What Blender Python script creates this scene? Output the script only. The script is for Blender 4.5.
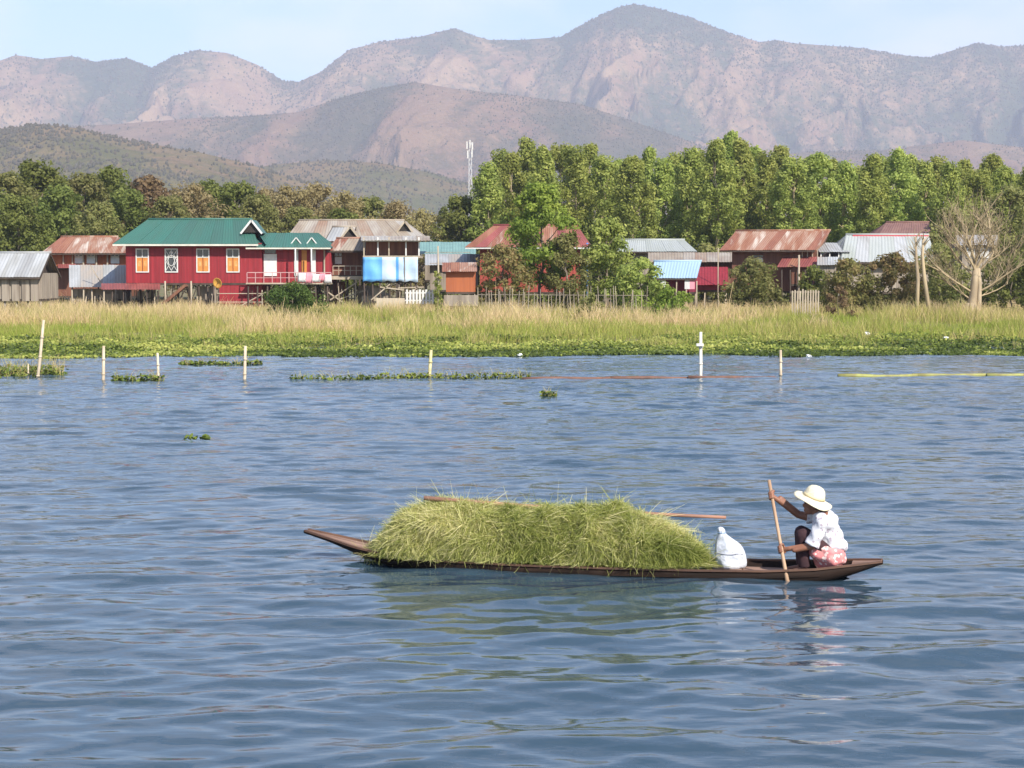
import bpy, bmesh, math, random
import numpy as np
from mathutils import Vector, Matrix, Euler

# ------------------------------------------------------------------ reset
for o in list(bpy.data.objects): bpy.data.objects.remove(o)
SC = bpy.context.scene
COL = bpy.data.collections.new('place'); SC.collection.children.link(COL)
R = math.radians
random.seed(4); rng = np.random.default_rng(7)

# ------------------------------------------------------------------ camera
F = 1900.0                      # focal length in pixels of a 1024 px wide picture
CAM_H = 3.2
PITCH = math.atan(112.0 / F)    # horizon sits at row 272
cam_d = bpy.data.cameras.new('camera'); cam = bpy.data.objects.new('camera', cam_d); COL.objects.link(cam)
cam.location = (0, 0, CAM_H); cam.rotation_euler = (math.pi/2 - PITCH, 0, 0)
cam_d.sensor_width = 36; cam_d.lens = 36 * F / 1024; cam_d.clip_start = 0.1; cam_d.clip_end = 60000
SC.camera = cam
SC.render.resolution_x = 1024; SC.render.resolution_y = 768

# ------------------------------------------------------------------ sky and sun
SUN_EL, SUN_AZ = 38.0, 34.0     # azimuth measured from straight behind the camera towards the right
sunv = Vector((math.sin(R(SUN_AZ))*math.cos(R(SUN_EL)), -math.cos(R(SUN_AZ))*math.cos(R(SUN_EL)), math.sin(R(SUN_EL))))
W = bpy.data.worlds.new('World'); SC.world = W; W.use_nodes = True
wn, wl = W.node_tree.nodes, W.node_tree.links
wn.clear()
wo = wn.new('ShaderNodeOutputWorld'); bg = wn.new('ShaderNodeBackground'); sky = wn.new('ShaderNodeTexSky')
sky.sky_type = 'NISHITA'; sky.sun_disc = False; sky.sun_elevation = R(SUN_EL)
sky.sun_rotation = math.atan2(sunv.x, sunv.y)
sky.altitude = 900; sky.air_density = 1.0; sky.dust_density = 0.7; sky.ozone_density = 2.8
bg.inputs['Strength'].default_value = 0.11
# thin cirrus, the same over the whole sky
tc = wn.new('ShaderNodeTexCoord'); mp = wn.new('ShaderNodeMapping'); mp.inputs['Scale'].default_value = (4, 4, 11)
mp.inputs['Location'].default_value = (1.3, 0.4, 0.55)
nz = wn.new('ShaderNodeTexNoise'); nz.inputs['Scale'].default_value = 1.6; nz.inputs['Detail'].default_value = 5
cr = wn.new('ShaderNodeValToRGB'); cr.color_ramp.elements[0].position = 0.47; cr.color_ramp.elements[1].position = 0.75
cr.color_ramp.elements[1].color = (.6, .6, .6, 1)
mx = wn.new('ShaderNodeMix'); mx.data_type = 'RGBA'; mx.inputs['B'].default_value = (7.6, 7.2, 7.6, 1)
wl.new(tc.outputs['Generated'], mp.inputs['Vector']); wl.new(mp.outputs['Vector'], nz.inputs['Vector'])
wl.new(nz.outputs['Fac'], cr.inputs['Fac']); wl.new(cr.outputs['Color'], mx.inputs['Factor'])
wl.new(sky.outputs['Color'], mx.inputs['A']); wl.new(mx.outputs['Result'], bg.inputs['Color']); wl.new(bg.outputs['Background'], wo.inputs['Surface'])

sd = bpy.data.lights.new('sun', 'SUN'); sd.energy = 4.0; sd.angle = R(0.53); sd.color = (1, .94, .84)
so = bpy.data.objects.new('sun', sd); COL.objects.link(so)
so.rotation_euler = (-sunv).to_track_quat('-Z', 'Y').to_euler(); so.location = (40, -40, 60)

SC.view_settings.view_transform = 'Standard'; SC.view_settings.look = 'None'
SC.view_settings.exposure = 0.8; SC.view_settings.gamma = 1.0; SC.view_settings.use_curve_mapping = False
SC.render.engine = 'CYCLES'
SC.cycles.max_bounces = 6; SC.cycles.volume_bounces = 1; SC.cycles.caustics_reflective = False; SC.cycles.caustics_refractive = False

# ------------------------------------------------------------------ pixel -> place
def P(u, v, D):
    """point seen at pixel (u, v) at world depth y = D"""
    dx, dy = (u-512)/F, -(v-384)/F
    c, s = math.cos(PITCH), math.sin(PITCH)
    d = Vector((dx, c + dy*s, -s + dy*c))
    return Vector((0, 0, CAM_H)) + d*(D/d.y)
def X(u, D, v=272): return P(u, v, D).x
def Z(v, D): return P(512, v, D).z

# ------------------------------------------------------------------ numpy value noise
def _hash(ix, iy, seed):
    n = (ix.astype(np.int64)*374761393 + iy.astype(np.int64)*668265263 + seed*974711) & 0xffffffff
    n = ((n ^ (n >> 13))*1274126177) & 0xffffffff
    return ((n ^ (n >> 16)) & 0xffff)/65535.0
def vn(x, y, seed=0):
    ix, iy = np.floor(x), np.floor(y); fx, fy = x-ix, y-iy
    fx = fx*fx*fx*(fx*(fx*6-15)+10); fy = fy*fy*fy*(fy*(fy*6-15)+10)
    a, b = _hash(ix, iy, seed), _hash(ix+1, iy, seed); c, d = _hash(ix, iy+1, seed), _hash(ix+1, iy+1, seed)
    return (a*(1-fx)+b*fx)*(1-fy) + (c*(1-fx)+d*fx)*fy
def fbm(x, y, o=4, seed=0):
    s = 0; a = .5; t = 0
    for k in range(o):
        s = s + a*vn(x*2**k, y*2**k, seed+k*17); t += a; a *= .5
    return s/t
def ridged(x, y, o=4, seed=0):
    s = 0; a = .5; t = 0
    for k in range(o):
        s = s + a*(1-np.abs(2*vn(x*2**k, y*2**k, seed+k*31)-1)); t += a; a *= .5
    return s/t

# ------------------------------------------------------------------ materials
MATS = {}
def nodes_of(name):
    m = bpy.data.materials.new(name); m.use_nodes = True
    nt = m.node_tree; b = nt.nodes['Principled BSDF']
    return m, nt.nodes, nt.links, b
def mat(name, c1, c2=None, scale=3, rough=.8, bump=0, stretch=(1, 1, 1), detail=4, c3=None, metal=0, spec=.3, lo=.35, hi=.65, rnd=0.0, bscale=None):
    """noise-mixed colour; stretch scales object coordinates"""
    if name in MATS: return MATS[name]
    m, n, l, b = nodes_of(name)
    b.inputs['Roughness'].default_value = rough; b.inputs['Metallic'].default_value = metal
    b.inputs['Specular IOR Level'].default_value = spec
    c2 = c2 or tuple(x*.75 for x in c1)
    tcn = n.new('ShaderNodeTexCoord'); mpn = n.new('ShaderNodeMapping'); mpn.inputs['Scale'].default_value = stretch
    oi = n.new('ShaderNodeObjectInfo')
    ad = n.new('ShaderNodeVectorMath'); ad.operation = 'MULTIPLY_ADD'; ad.inputs[1].default_value = (17, 23, 11)
    l.new(oi.outputs['Random'], ad.inputs[0]); l.new(tcn.outputs['Object'], ad.inputs[2])
    l.new(ad.outputs[0], mpn.inputs['Vector'])
    nzn = n.new('ShaderNodeTexNoise'); nzn.inputs['Scale'].default_value = scale; nzn.inputs['Detail'].default_value = detail
    l.new(mpn.outputs['Vector'], nzn.inputs['Vector'])
    rp = n.new('ShaderNodeValToRGB'); e = rp.color_ramp.elements
    e[0].position = lo; e[0].color = (*c1, 1); e[1].position = hi; e[1].color = (*c2, 1)
    if c3: q = e.new((lo+hi)/2); q.color = (*c3, 1)
    l.new(nzn.outputs['Fac'], rp.inputs['Fac'])
    out = rp.outputs['Color']
    if rnd:
        hs = n.new('ShaderNodeHueSaturation'); ma = n.new('ShaderNodeMapRange')
        ma.inputs['To Min'].default_value = 1-rnd; ma.inputs['To Max'].default_value = 1+rnd
        l.new(oi.outputs['Random'], ma.inputs['Value']); l.new(ma.outputs[0], hs.inputs['Value']); l.new(out, hs.inputs['Color']); out = hs.outputs['Color']
    l.new(out, b.inputs['Base Color'])
    if bump:
        bp = n.new('ShaderNodeBump'); bp.inputs['Strength'].default_value = 1; bp.inputs['Distance'].default_value = bump
        src = nzn
        if bscale:
            src = n.new('ShaderNodeTexNoise'); src.inputs['Scale'].default_value = bscale; l.new(mpn.outputs['Vector'], src.inputs['Vector'])
        l.new(src.outputs['Fac'], bp.inputs['Height']); l.new(bp.outputs['Normal'], b.inputs['Normal'])
    MATS[name] = m; return m
def leaf_mat(name, ca, cb, cc=None, rnd=.15, transl=.52, rough=.6):
    """colour runs from ca to cb (to cc) by the mesh attribute 'tint'; thin leaves let light through"""
    if name in MATS: return MATS[name]
    m, n, l, b = nodes_of(name)
    b.inputs['Roughness'].default_value = rough; b.inputs['Specular IOR Level'].default_value = .25
    at = n.new('ShaderNodeAttribute'); at.attribute_name = 'tint'
    rp = n.new('ShaderNodeValToRGB'); e = rp.color_ramp.elements
    e[0].color = (*ca, 1); e[1].color = (*(cc or cb), 1)
    if cc: q = e.new(.5); q.color = (*cb, 1)
    l.new(at.outputs['Fac'], rp.inputs['Fac'])
    oi = n.new('ShaderNodeObjectInfo'); hs = n.new('ShaderNodeHueSaturation'); ma = n.new('ShaderNodeMapRange'); mh = n.new('ShaderNodeMapRange')
    ma.inputs['To Min'].default_value = 1-rnd; ma.inputs['To Max'].default_value = 1+rnd
    mh.inputs['To Min'].default_value = .5-.018; mh.inputs['To Max'].default_value = .5+.008
    l.new(oi.outputs['Random'], ma.inputs['Value']); l.new(oi.outputs['Random'], mh.inputs['Value'])
    l.new(ma.outputs[0], hs.inputs['Value']); l.new(mh.outputs[0], hs.inputs['Hue']); l.new(rp.outputs['Color'], hs.inputs['Color'])
    l.new(hs.outputs['Color'], b.inputs['Base Color'])
    tr = n.new('ShaderNodeBsdfTranslucent'); l.new(hs.outputs['Color'], tr.inputs['Color'])
    mxs = n.new('ShaderNodeMixShader'); mxs.inputs['Fac'].default_value = transl
    l.new(b.outputs[0], mxs.inputs[1]); l.new(tr.outputs[0], mxs.inputs[2]); l.new(mxs.outputs[0], n['Material Output'].inputs['Surface'])
    MATS[name] = m; return m

# ------------------------------------------------------------------ mesh collecting
class MB:
    def __init__(s): s.v = []; s.f = []; s.sm = False
    def add(s, vs, fs):
        o = len(s.v); s.v += [tuple(p) for p in vs]; s.f += [tuple(i+o for i in f) for f in fs]; return s
    def box(s, a, b, rz=0, c=None):
        x0, y0, z0 = a; x1, y1, z1 = b
        vs = [(x0,y0,z0),(x1,y0,z0),(x1,y1,z0),(x0,y1,z0),(x0,y0,z1),(x1,y0,z1),(x1,y1,z1),(x0,y1,z1)]
        return s.add(vs, [(0,3,2,1),(4,5,6,7),(0,1,5,4),(1,2,6,5),(2,3,7,6),(3,0,4,7)])
    def tube(s, pts, rad, n=6, cap=True):
        pts = [Vector(p) for p in pts]
        if not hasattr(rad, '__len__'): rad = [rad]*len(pts)
        o = len(s.v); t0 = None
        for i, p in enumerate(pts):
            t = (pts[min(i+1, len(pts)-1)] - pts[max(i-1, 0)]).normalized()
            a = Vector((0, 0, 1)) if abs(t.z) < .9 else Vector((1, 0, 0))
            e1 = t.cross(a).normalized(); e2 = t.cross(e1)
            for k in range(n):
                w = 2*math.pi*k/n; q = p + (e1*math.cos(w) + e2*math.sin(w))*rad[i]; s.v.append(tuple(q))
        for i in range(len(pts)-1):
            for k in range(n):
                a, b = o+i*n+k, o+i*n+(k+1) % n; s.f.append((a, a+n, b+n, b))
        if cap:
            s.f.append(tuple(o+k for k in range(n))); s.f.append(tuple(o+(len(pts)-1)*n+k for k in reversed(range(n))))
        return s
    def bar(s, p, q, w, h=None):
        """square bar from p to q"""
        h = h or w; p, q = Vector(p), Vector(q); t = (q-p).normalized()
        a = Vector((0, 0, 1)) if abs(t.z) < .9 else Vector((0, 1, 0))
        e1 = t.cross(a).normalized()*w/2; e2 = t.cross(e1).normalized()*h/2
        vs = [p-e1-e2, p+e1-e2, p+e1+e2, p-e1+e2, q-e1-e2, q+e1-e2, q+e1+e2, q-e1+e2]
        return s.add(vs, [(0,3,2,1),(4,5,6,7),(0,1,5,4),(1,2,6,5),(2,3,7,6),(3,0,4,7)])
    def prism(s, poly, ext):
        """closed polygon (list of 3d points) pushed along ext"""
        n = len(poly); e = Vector(ext); a = [Vector(p) for p in poly]
        return s.add(a + [p+e for p in a], [tuple(range(n))[::-1], tuple(range(n, 2*n))] + [(i, (i+1) % n, n+(i+1) % n, n+i) for i in range(n)])
    def build(s, name, m=None, parent=None, smooth=False, loc=None):
        me = bpy.data.meshes.new(name); me.from_pydata(s.v, [], s.f)
        bm = bmesh.new(); bm.from_mesh(me); bmesh.ops.recalc_face_normals(bm, faces=bm.faces); bm.to_mesh(me); bm.free()
        return link(name, me, m, parent, smooth, loc)
def link(name, me, m=None, parent=None, smooth=False, loc=None):
    if m: me.materials.append(m)
    if smooth: me.polygons.foreach_set('use_smooth', [True]*len(me.polygons))
    o = bpy.data.objects.new(name, me); COL.objects.link(o); o.parent = parent
    if loc: o.location = loc
    return o
def np_mesh(name, V, Q, tint=None, smooth=False):
    """V (n,3), Q (m,k) index array; tint per vertex"""
    me = bpy.data.meshes.new(name); V = np.asarray(V, np.float32); Q = np.asarray(Q, np.int32); k = Q.shape[1]
    me.vertices.add(len(V)); me.vertices.foreach_set('co', V.ravel())
    me.loops.add(Q.size); me.loops.foreach_set('vertex_index', Q.ravel())
    me.polygons.add(len(Q)); me.polygons.foreach_set('loop_start', np.arange(0, Q.size, k, dtype=np.int32))
    if smooth: me.polygons.foreach_set('use_smooth', np.ones(len(Q), bool))
    me.update(calc_edges=True)
    if tint is not None:
        a = me.attributes.new('tint', 'FLOAT', 'POINT'); a.data.foreach_set('value', np.asarray(tint, np.float32))
    return me
def tag(o, label=None, cat=None, group=None, kind=None):
    if label: o['label'] = label
    if cat: o['category'] = cat
    if group: o['group'] = group
    if kind: o['kind'] = kind
    return o
def empty(name, loc=(0, 0, 0), rz=0):
    o = bpy.data.objects.new(name, None); COL.objects.link(o); o.location = loc; o.rotation_euler = (0, 0, rz); o.empty_display_size = .2
    return o
def copy_tree(o, parent=None):
    c = o.copy(); COL.objects.link(c); c.parent = parent
    for ch in o.children: copy_tree(ch, c)
    return c
def grid_faces(nr, nc):
    i = np.arange(nr-1)[:, None]*nc + np.arange(nc-1)[None, :]
    return np.stack([i, i+1, i+nc+1, i+nc], -1).reshape(-1, 4)

# ------------------------------------------------------------------ ground, water, mountains
def smooth01(t): t = np.clip(t, 0, 1); return t*t*(3-2*t)
def shore_y(x): return 71.6 + 1.1*np.sin(x*.11+.6) + .6*np.sin(x*.37) + .4*np.sin(x*.9+1)
def ground_z(x, y):
    x = np.asarray(x, float); y = np.asarray(y, float)
    return -.45 + .5*smooth01((y-72)/12) + .55*smooth01((y-80)/42) + .10*(fbm(x*.15, y*.15, 3, 5)-.5)*smooth01((y-78)/10)
GZ = lambda x, y: float(ground_z(np.array([x]), np.array([y]))[0])

def build_ground():
    ys = np.concatenate([np.arange(60, 150, 1.5), np.geomspace(150, 9000, 60)])
    xs = np.concatenate([-np.geomspace(5000, 75, 25), np.arange(-72, 72.1, 2.0), np.geomspace(75, 5000, 25)])
    Xg, Yg = np.meshgrid(xs, ys); Zg = ground_z(Xg, Yg)
    me = np_mesh('ground', np.stack([Xg, Yg, Zg], -1).reshape(-1, 3), grid_faces(len(ys), len(xs)), smooth=True)
    o = link('ground', me, mat('soil_and_litter', (.16, .13, .06), (.10, .12, .035), .4, .95, .03, c3=(.2, .16, .08)))
    tag(o, kind='structure')
build_ground()

def water_material():
    m, n, l, b = nodes_of('lake_water')
    b.inputs['Base Color'].default_value = (.034, .064, .092, 1); b.inputs['Roughness'].default_value = .05; b.inputs['IOR'].default_value = 1.333
    b.inputs['Specular IOR Level'].default_value = .5
    tcn = n.new('ShaderNodeTexCoord'); mpn = n.new('ShaderNodeMapping'); mpn.inputs['Scale'].default_value = (.55, 1.0, 1)
    l.new(tcn.outputs['Object'], mpn.inputs['Vector'])
    a = n.new('ShaderNodeTexNoise'); a.inputs['Scale'].default_value = 5.5; a.inputs['Detail'].default_value = 2.5; a.inputs['Roughness'].default_value = .55
    l.new(mpn.outputs['Vector'], a.inputs['Vector'])
    g = n.new('ShaderNodeTexNoise'); g.inputs['Scale'].default_value = .12; g.inputs['Detail'].default_value = 2
    l.new(mpn.outputs['Vector'], g.inputs['Vector'])
    mr = n.new('ShaderNodeMapRange'); mr.inputs['From Min'].default_value = .35; mr.inputs['From Max'].default_value = .65; mr.inputs['To Min'].default_value = .15; mr.inputs['To Max'].default_value = 1
    l.new(g.outputs['Fac'], mr.inputs['Value'])
    sx = n.new('ShaderNodeSeparateXYZ'); l.new(tcn.outputs['Object'], sx.inputs[0])       # open water is ruffled more than the sheltered near side
    my = n.new('ShaderNodeMapRange'); my.inputs['From Min'].default_value = 15; my.inputs['From Max'].default_value = 48; my.inputs['To Min'].default_value = .45; my.inputs['To Max'].default_value = 2.2
    l.new(sx.outputs['Y'], my.inputs['Value']); m2 = n.new('ShaderNodeMath'); m2.operation = 'MULTIPLY'; l.new(mr.outputs[0], m2.inputs[0]); l.new(my.outputs[0], m2.inputs[1])
    mu = n.new('ShaderNodeMath'); mu.operation = 'MULTIPLY'; l.new(a.outputs['Fac'], mu.inputs[0]); l.new(m2.outputs[0], mu.inputs[1])
    bp = n.new('ShaderNodeBump'); bp.inputs['Strength'].default_value = 1; bp.inputs['Distance'].default_value = .018
    l.new(mu.outputs[0], bp.inputs['Height']); l.new(bp.outputs['Normal'], b.inputs['Normal'])
    return m
def build_water():
    ys = [-60, -30, -10, 0, 4, 6.5, 8]
    y = 8.0
    while y < 84: y += .035 + .0016*max(0, y-10); ys.append(y)
    ys = np.array(ys)
    u = np.linspace(-1, 1, 420); side = np.array([1.15, 1.5, 2.2, 4, 9])
    u = np.concatenate([-side[::-1], u, side])
    half = np.maximum(.36*ys + 2.2, 5.0)
    Xg = half[:, None]*u[None, :]; Yg = np.repeat(ys[:, None], len(u), 1)
    Hh = np.zeros_like(Xg); dX = np.zeros_like(Xg); dY = np.zeros_like(Xg)
    r = np.random.default_rng(21); N = 70
    lam = np.exp(r.uniform(math.log(.24), math.log(2.2), N)); th = r.normal(0, .42, N) - math.pi/2 + .12; ph = r.uniform(0, 6.28, N)
    slope = .092*math.sqrt(2/N)*np.where(lam > 1.3, .85, 1.0)
    gust = .55 + .9*fbm(Xg*.05, Yg*.16, 3, 77)
    fade = np.clip((1.5-np.abs(u))/.45, 0, 1)[None, :]*np.clip((ys-6)/3, 0, 1)[:, None]
    for k in range(N):
        q = 2*math.pi/lam[k]; kx, ky = q*math.cos(th[k]), q*math.sin(th[k]); am = slope[k]/q
        p = kx*Xg + ky*Yg + ph[k]; s, c = np.sin(p), np.cos(p)
        Hh += am*s; dX += am*.8*c*math.cos(th[k]); dY += am*.8*c*math.sin(th[k])
    w = gust*fade
    V = np.stack([Xg + dX*w, Yg + dY*w, Hh*w], -1).reshape(-1, 3)
    me = np_mesh('water', V, grid_faces(len(ys), len(u)), smooth=True)
    o = link('water', me, water_material()); tag(o, kind='structure')
build_water()

def mountain_mat(name, bare, bare2, wood, wood2):
    m, n, l, b = nodes_of(name); b.inputs['Roughness'].default_value = .95; b.inputs['Specular IOR Level'].default_value = .1
    at = n.new('ShaderNodeAttribute'); at.attribute_name = 'tint'
    tcn = n.new('ShaderNodeTexCoord')
    a = n.new('ShaderNodeTexNoise'); a.inputs['Scale'].default_value = .006; a.inputs['Detail'].default_value = 8; a.inputs['Roughness'].default_value = .7
    c = n.new('ShaderNodeTexNoise'); c.inputs['Scale'].default_value = .035; c.inputs['Detail'].default_value = 5; c.inputs['Roughness'].default_value = .75
    for q in (a, c): l.new(tcn.outputs['Object'], q.inputs['Vector'])
    r1 = n.new('ShaderNodeValToRGB'); r1.color_ramp.elements[0].position = .35; r1.color_ramp.elements[1].position = .62
    r1.color_ramp.elements[0].color = (*bare, 1); r1.color_ramp.elements[1].color = (*bare2, 1); l.new(a.outputs['Fac'], r1.inputs['Fac'])
    r2 = n.new('ShaderNodeValToRGB'); r2.color_ramp.elements[0].position = .35; r2.color_ramp.elements[1].position = .65
    r2.color_ramp.elements[0].color = (*wood, 1); r2.color_ramp.elements[1].color = (*wood2, 1); l.new(c.outputs['Fac'], r2.inputs['Fac'])
    ad = n.new('ShaderNodeMath'); ad.operation = 'ADD'; l.new(at.outputs['Fac'], ad.inputs[0])
    sb = n.new('ShaderNodeMapRange'); sb.inputs['From Min'].default_value = .25; sb.inputs['From Max'].default_value = .75; sb.inputs['To Min'].default_value = -.7; sb.inputs['To Max'].default_value = .7
    l.new(c.outputs['Fac'], sb.inputs['Value']); l.new(sb.outputs[0], ad.inputs[1])
    r3 = n.new('ShaderNodeMapRange'); r3.inputs['From Min'].default_value = .12; r3.inputs['From Max'].default_value = .88; l.new(ad.outputs[0], r3.inputs['Value'])
    mxn = n.new('ShaderNodeMix'); mxn.data_type = 'RGBA'; l.new(r3.outputs[0], mxn.inputs['Factor']); l.new(r1.outputs[0], mxn.inputs['A']); l.new(r2.outputs[0], mxn.inputs['B'])
    l.new(mxn.outputs['Result'], b.inputs['Base Color'])
    bp = n.new('ShaderNodeBump'); bp.inputs['Distance'].default_value = 14; l.new(c.outputs['Fac'], bp.inputs['Height']); l.new(bp.outputs[0], b.inputs['Normal'])
    return m
FOREST = []
def mountain(name, sky_pts, yr, yf, yb, spur, wavelen, seed, m, nx=620, ny=150, power=1.25, wood_bias=0.0, ntrees=9000, tree=(7, 13)):
    us = np.array([p[0] for p in sky_pts], float); vs = np.array([p[1] for p in sky_pts], float)
    xs_k = (us-512)/F*yr; zs_k = np.array([Z(v, yr) for v in vs])
    xs = np.linspace(xs_k[0], xs_k[-1], nx)
    def height(x, y):
        # spurs bend the crest line sideways as they come down
        t = np.clip((yr-y)/(yr-yf), 0, 1); tb = np.clip((y-yr)/(yb-yr), 0, 1)
        wx = x + (fbm(x/(wavelen*2.2), y/(wavelen*2.2), 3, seed+3)-.5)*wavelen*1.6*smooth01(t*4)
        H = np.interp(wx, xs_k, zs_k)
        kern = 0
        z = H*np.where(y <= yr, (1-t)**power, (1-tb)**1.2)
        wp = (fbm(x/(wavelen*1.3), y/(wavelen*1.3), 4, seed+70)-.5)*wavelen*1.3
        rg = lambda f, sd: 1-np.abs(2*vn((x+wp+.25*(yr-y))/(wavelen*f)+.3, (y+.7*wp)/(wavelen*f*2.8), sd)-1)
        r1, r2, r3, r4 = rg(1, seed), rg(.42, seed+1), rg(.19, seed+2), rg(.08, seed+4)
        rd = .50*r1 + .28*r2 + .14*r3 + .08*r4
        amt = spur*smooth01(t*3.0)*smooth01((1-t)*2.0)
        z = z - amt*(.85*(1-r1) + .6*(1-r2) + .34*(1-r3) + .14*(1-r4))*np.clip(H/H.max(), .35, 1)
        z = z - spur*.05*smooth01(t*12)*((1-r3)+(1-r4))
        return z, rd
    ys = np.concatenate([np.linspace(yf, yr, ny), np.linspace(yr, yb, 14)[1:]])
    Xg, Yg = np.meshgrid(xs, ys)
    Zg, rd = height(Xg, Yg)
    veg = np.clip(.5 + wood_bias + (.60-rd)*1.7 + (fbm(Xg/(wavelen*.4), Yg/(wavelen*.6), 5, seed+40)-.5)*1.2, -.2, 1.2)
    V = np.stack([Xg, Yg, np.maximum(Zg, -2)], -1).reshape(-1, 3)
    me = np_mesh(name, V, grid_faces(len(ys), len(xs)), tint=veg.ravel(), smooth=True)
    o = link(name, me, m); tag(o, kind='structure')
    # trees standing on it
    r = np.random.default_rng(seed+1); px = r.uniform(xs[0]*.95, xs[-1]*.95, ntrees*3); py = yr - (yr-yf)*r.uniform(0, .8, ntrees*3)**1.3 + r.normal(0, 8, ntrees*3)
    pz, prd = height(px, py); vg = .5 + wood_bias + (.62-prd)*1.5 + (fbm(px/(wavelen*.5), py/(wavelen*.8), 5, seed+40)-.5)*2.0
    keep = (r.uniform(0, 1, len(px)) < np.clip(vg, .06, 1)) & (pz > 4)
    idx = np.nonzero(keep)[0][:ntrees]
    sc = r.uniform(tree[0], tree[1], len(idx))
    FOREST.append(np.stack([px[idx], py[idx], pz[idx], sc], -1))
mm_far = mountain_mat('dry_mountain_slope', (.265, .155, .108), (.39, .26, .155), (.04, .066, .04), (.105, .105, .06))
mm_mid = mountain_mat('dry_ridge_slope', (.225, .128, .09), (.27, .175, .11), (.055, .064, .038), (.13, .10, .065))
mm_low = mountain_mat('scrub_hill_slope', (.21, .135, .075), (.25, .175, .095), (.075, .095, .03), (.14, .12, .05))
mountain('mountain_range', [(-420, 95), (-250, 70), (-120, 78), (-40, 70), (0, 62), (20, 55), (45, 59), (75, 56), (100, 62), (130, 58), (155, 68), (175, 57), (200, 50), (230, 53), (260, 65), (285, 81), (300, 82), (322, 72), (350, 50), (380, 42), (420, 37), (455, 28), (475, 36), (490, 40), (520, 40), (560, 37), (590, 20), (615, 8), (632, 4), (655, 8), (690, 18), (730, 34), (757, 42), (775, 40), (790, 43), (830, 46), (860, 48), (890, 54), (925, 58), (950, 50), (972, 43), (1000, 47), (1024, 45), (1100, 55), (1250, 80), (1440, 70)],
         5600, 3300, 7400, 215, 340, 11, mm_far, nx=760, ny=170, wood_bias=.04, ntrees=42000, tree=(3, 6.5))
mountain('ridge', [(-420, 150), (-200, 128), (0, 130), (120, 124), (200, 118), (250, 116), (300, 112), (340, 98), (380, 88), (415, 82), (450, 88), (520, 96), (580, 104), (640, 124), (690, 142), (740, 160), (800, 152), (880, 150), (960, 140), (1040, 150), (1200, 165), (1440, 140)],
         3900, 2300, 5000, 95, 230, 25, mm_mid, nx=560, ny=110, wood_bias=-.12, ntrees=20000, tree=(2.2, 4.5))
mountain('scrub_hill', [(-700, 190), (-400, 168), (-200, 150), (-60, 136), (0, 130), (40, 124), (80, 128), (130, 140), (200, 152), (250, 164), (300, 180), (360, 200), (430, 225), (520, 250), (700, 262), (1000, 268)],
         1900, 1050, 2500, 26, 190, 41, mm_low, nx=360, ny=90, wood_bias=.05, ntrees=16000, tree=(2, 4), power=1.1)
mountain('low_green_hill', [(-600, 215), (-200, 200), (100, 190), (230, 172), (280, 164), (330, 160), (380, 163), (430, 172), (470, 184), (530, 200), (640, 225), (800, 235), (1000, 230), (1300, 240)],
         2450, 1500, 3000, 24, 210, 57, mm_low, nx=320, ny=80, wood_bias=.16, ntrees=14000, tree=(2, 4), power=1.1)

def build_forest():
    pts = np.concatenate(FOREST)
    me = bpy.data.meshes.new('mountain_forest'); me.vertices.add(len(pts)); me.vertices.foreach_set('co', pts[:, :3].astype(np.float32).ravel())
    a = me.attributes.new('size', 'FLOAT', 'POINT'); a.data.foreach_set('value', pts[:, 3].astype(np.float32)); me.update()
    m = mat('far_tree_foliage', (.06, .065, .045), (.18, .115, .08), .02, .9, c3=(.11, .09, .06), spec=.1)
    o = link('mountain_forest', me, m)
    ng = bpy.data.node_groups.new('forest_scatter', 'GeometryNodeTree')
    ng.interface.new_socket('Geometry', in_out='INPUT', socket_type='NodeSocketGeometry'); ng.interface.new_socket('Geometry', in_out='OUTPUT', socket_type='NodeSocketGeometry')
    n, l = ng.nodes, ng.links
    gi, go = n.new('NodeGroupInput'), n.new('NodeGroupOutput')
    mp_ = n.new('GeometryNodeMeshToPoints'); ico = n.new('GeometryNodeMeshIcoSphere'); ico.inputs['Radius'].default_value = .5; ico.inputs['Subdivisions'].default_value = 1
    tr = n.new('GeometryNodeTransform'); tr.inputs['Translation'].default_value = (0, 0, .35); tr.inputs['Scale'].default_value = (.85, .85, 1.15)
    sm = n.new('GeometryNodeSetMaterial'); sm.inputs['Material'].default_value = m
    ip = n.new('GeometryNodeInstanceOnPoints'); na = n.new('GeometryNodeInputNamedAttribute'); na.data_type = 'FLOAT'; na.inputs['Name'].default_value = 'size'
    l.new(gi.outputs[0], mp_.inputs['Mesh']); l.new(ico.outputs['Mesh'], tr.inputs['Geometry']); l.new(tr.outputs[0], sm.inputs['Geometry'])
    l.new(mp_.outputs[0], ip.inputs['Points']); l.new(sm.outputs[0], ip.inputs['Instance']); l.new(na.outputs['Attribute'], ip.inputs['Scale']); l.new(ip.outputs[0], go.inputs[0])
    md = o.modifiers.new('scatter', 'NODES'); md.node_group = ng
    tag(o, 'sparse dark trees dotting the slopes of the far mountains', 'forest', kind='stuff')
build_forest()

def build_haze():
    mb = MB().box((-9000, -120, -8), (9000, 8200, 900))
    m = bpy.data.materials.new('haze_air'); m.use_nodes = True; n = m.node_tree.nodes; l = m.node_tree.links; n.clear()
    ou = n.new('ShaderNodeOutputMaterial'); pv = n.new('ShaderNodeVolumePrincipled')
    pv.inputs['Color'].default_value = (.74, .80, 1, 1); pv.inputs['Density'].default_value = 1.4e-4; pv.inputs['Anisotropy'].default_value = 0.0
    l.new(pv.outputs[0], ou.inputs['Volume'])
    o = mb.build('haze', m); tag(o, 'thin blue haze in the air before the mountains', 'haze', kind='stuff')
build_haze()

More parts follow.
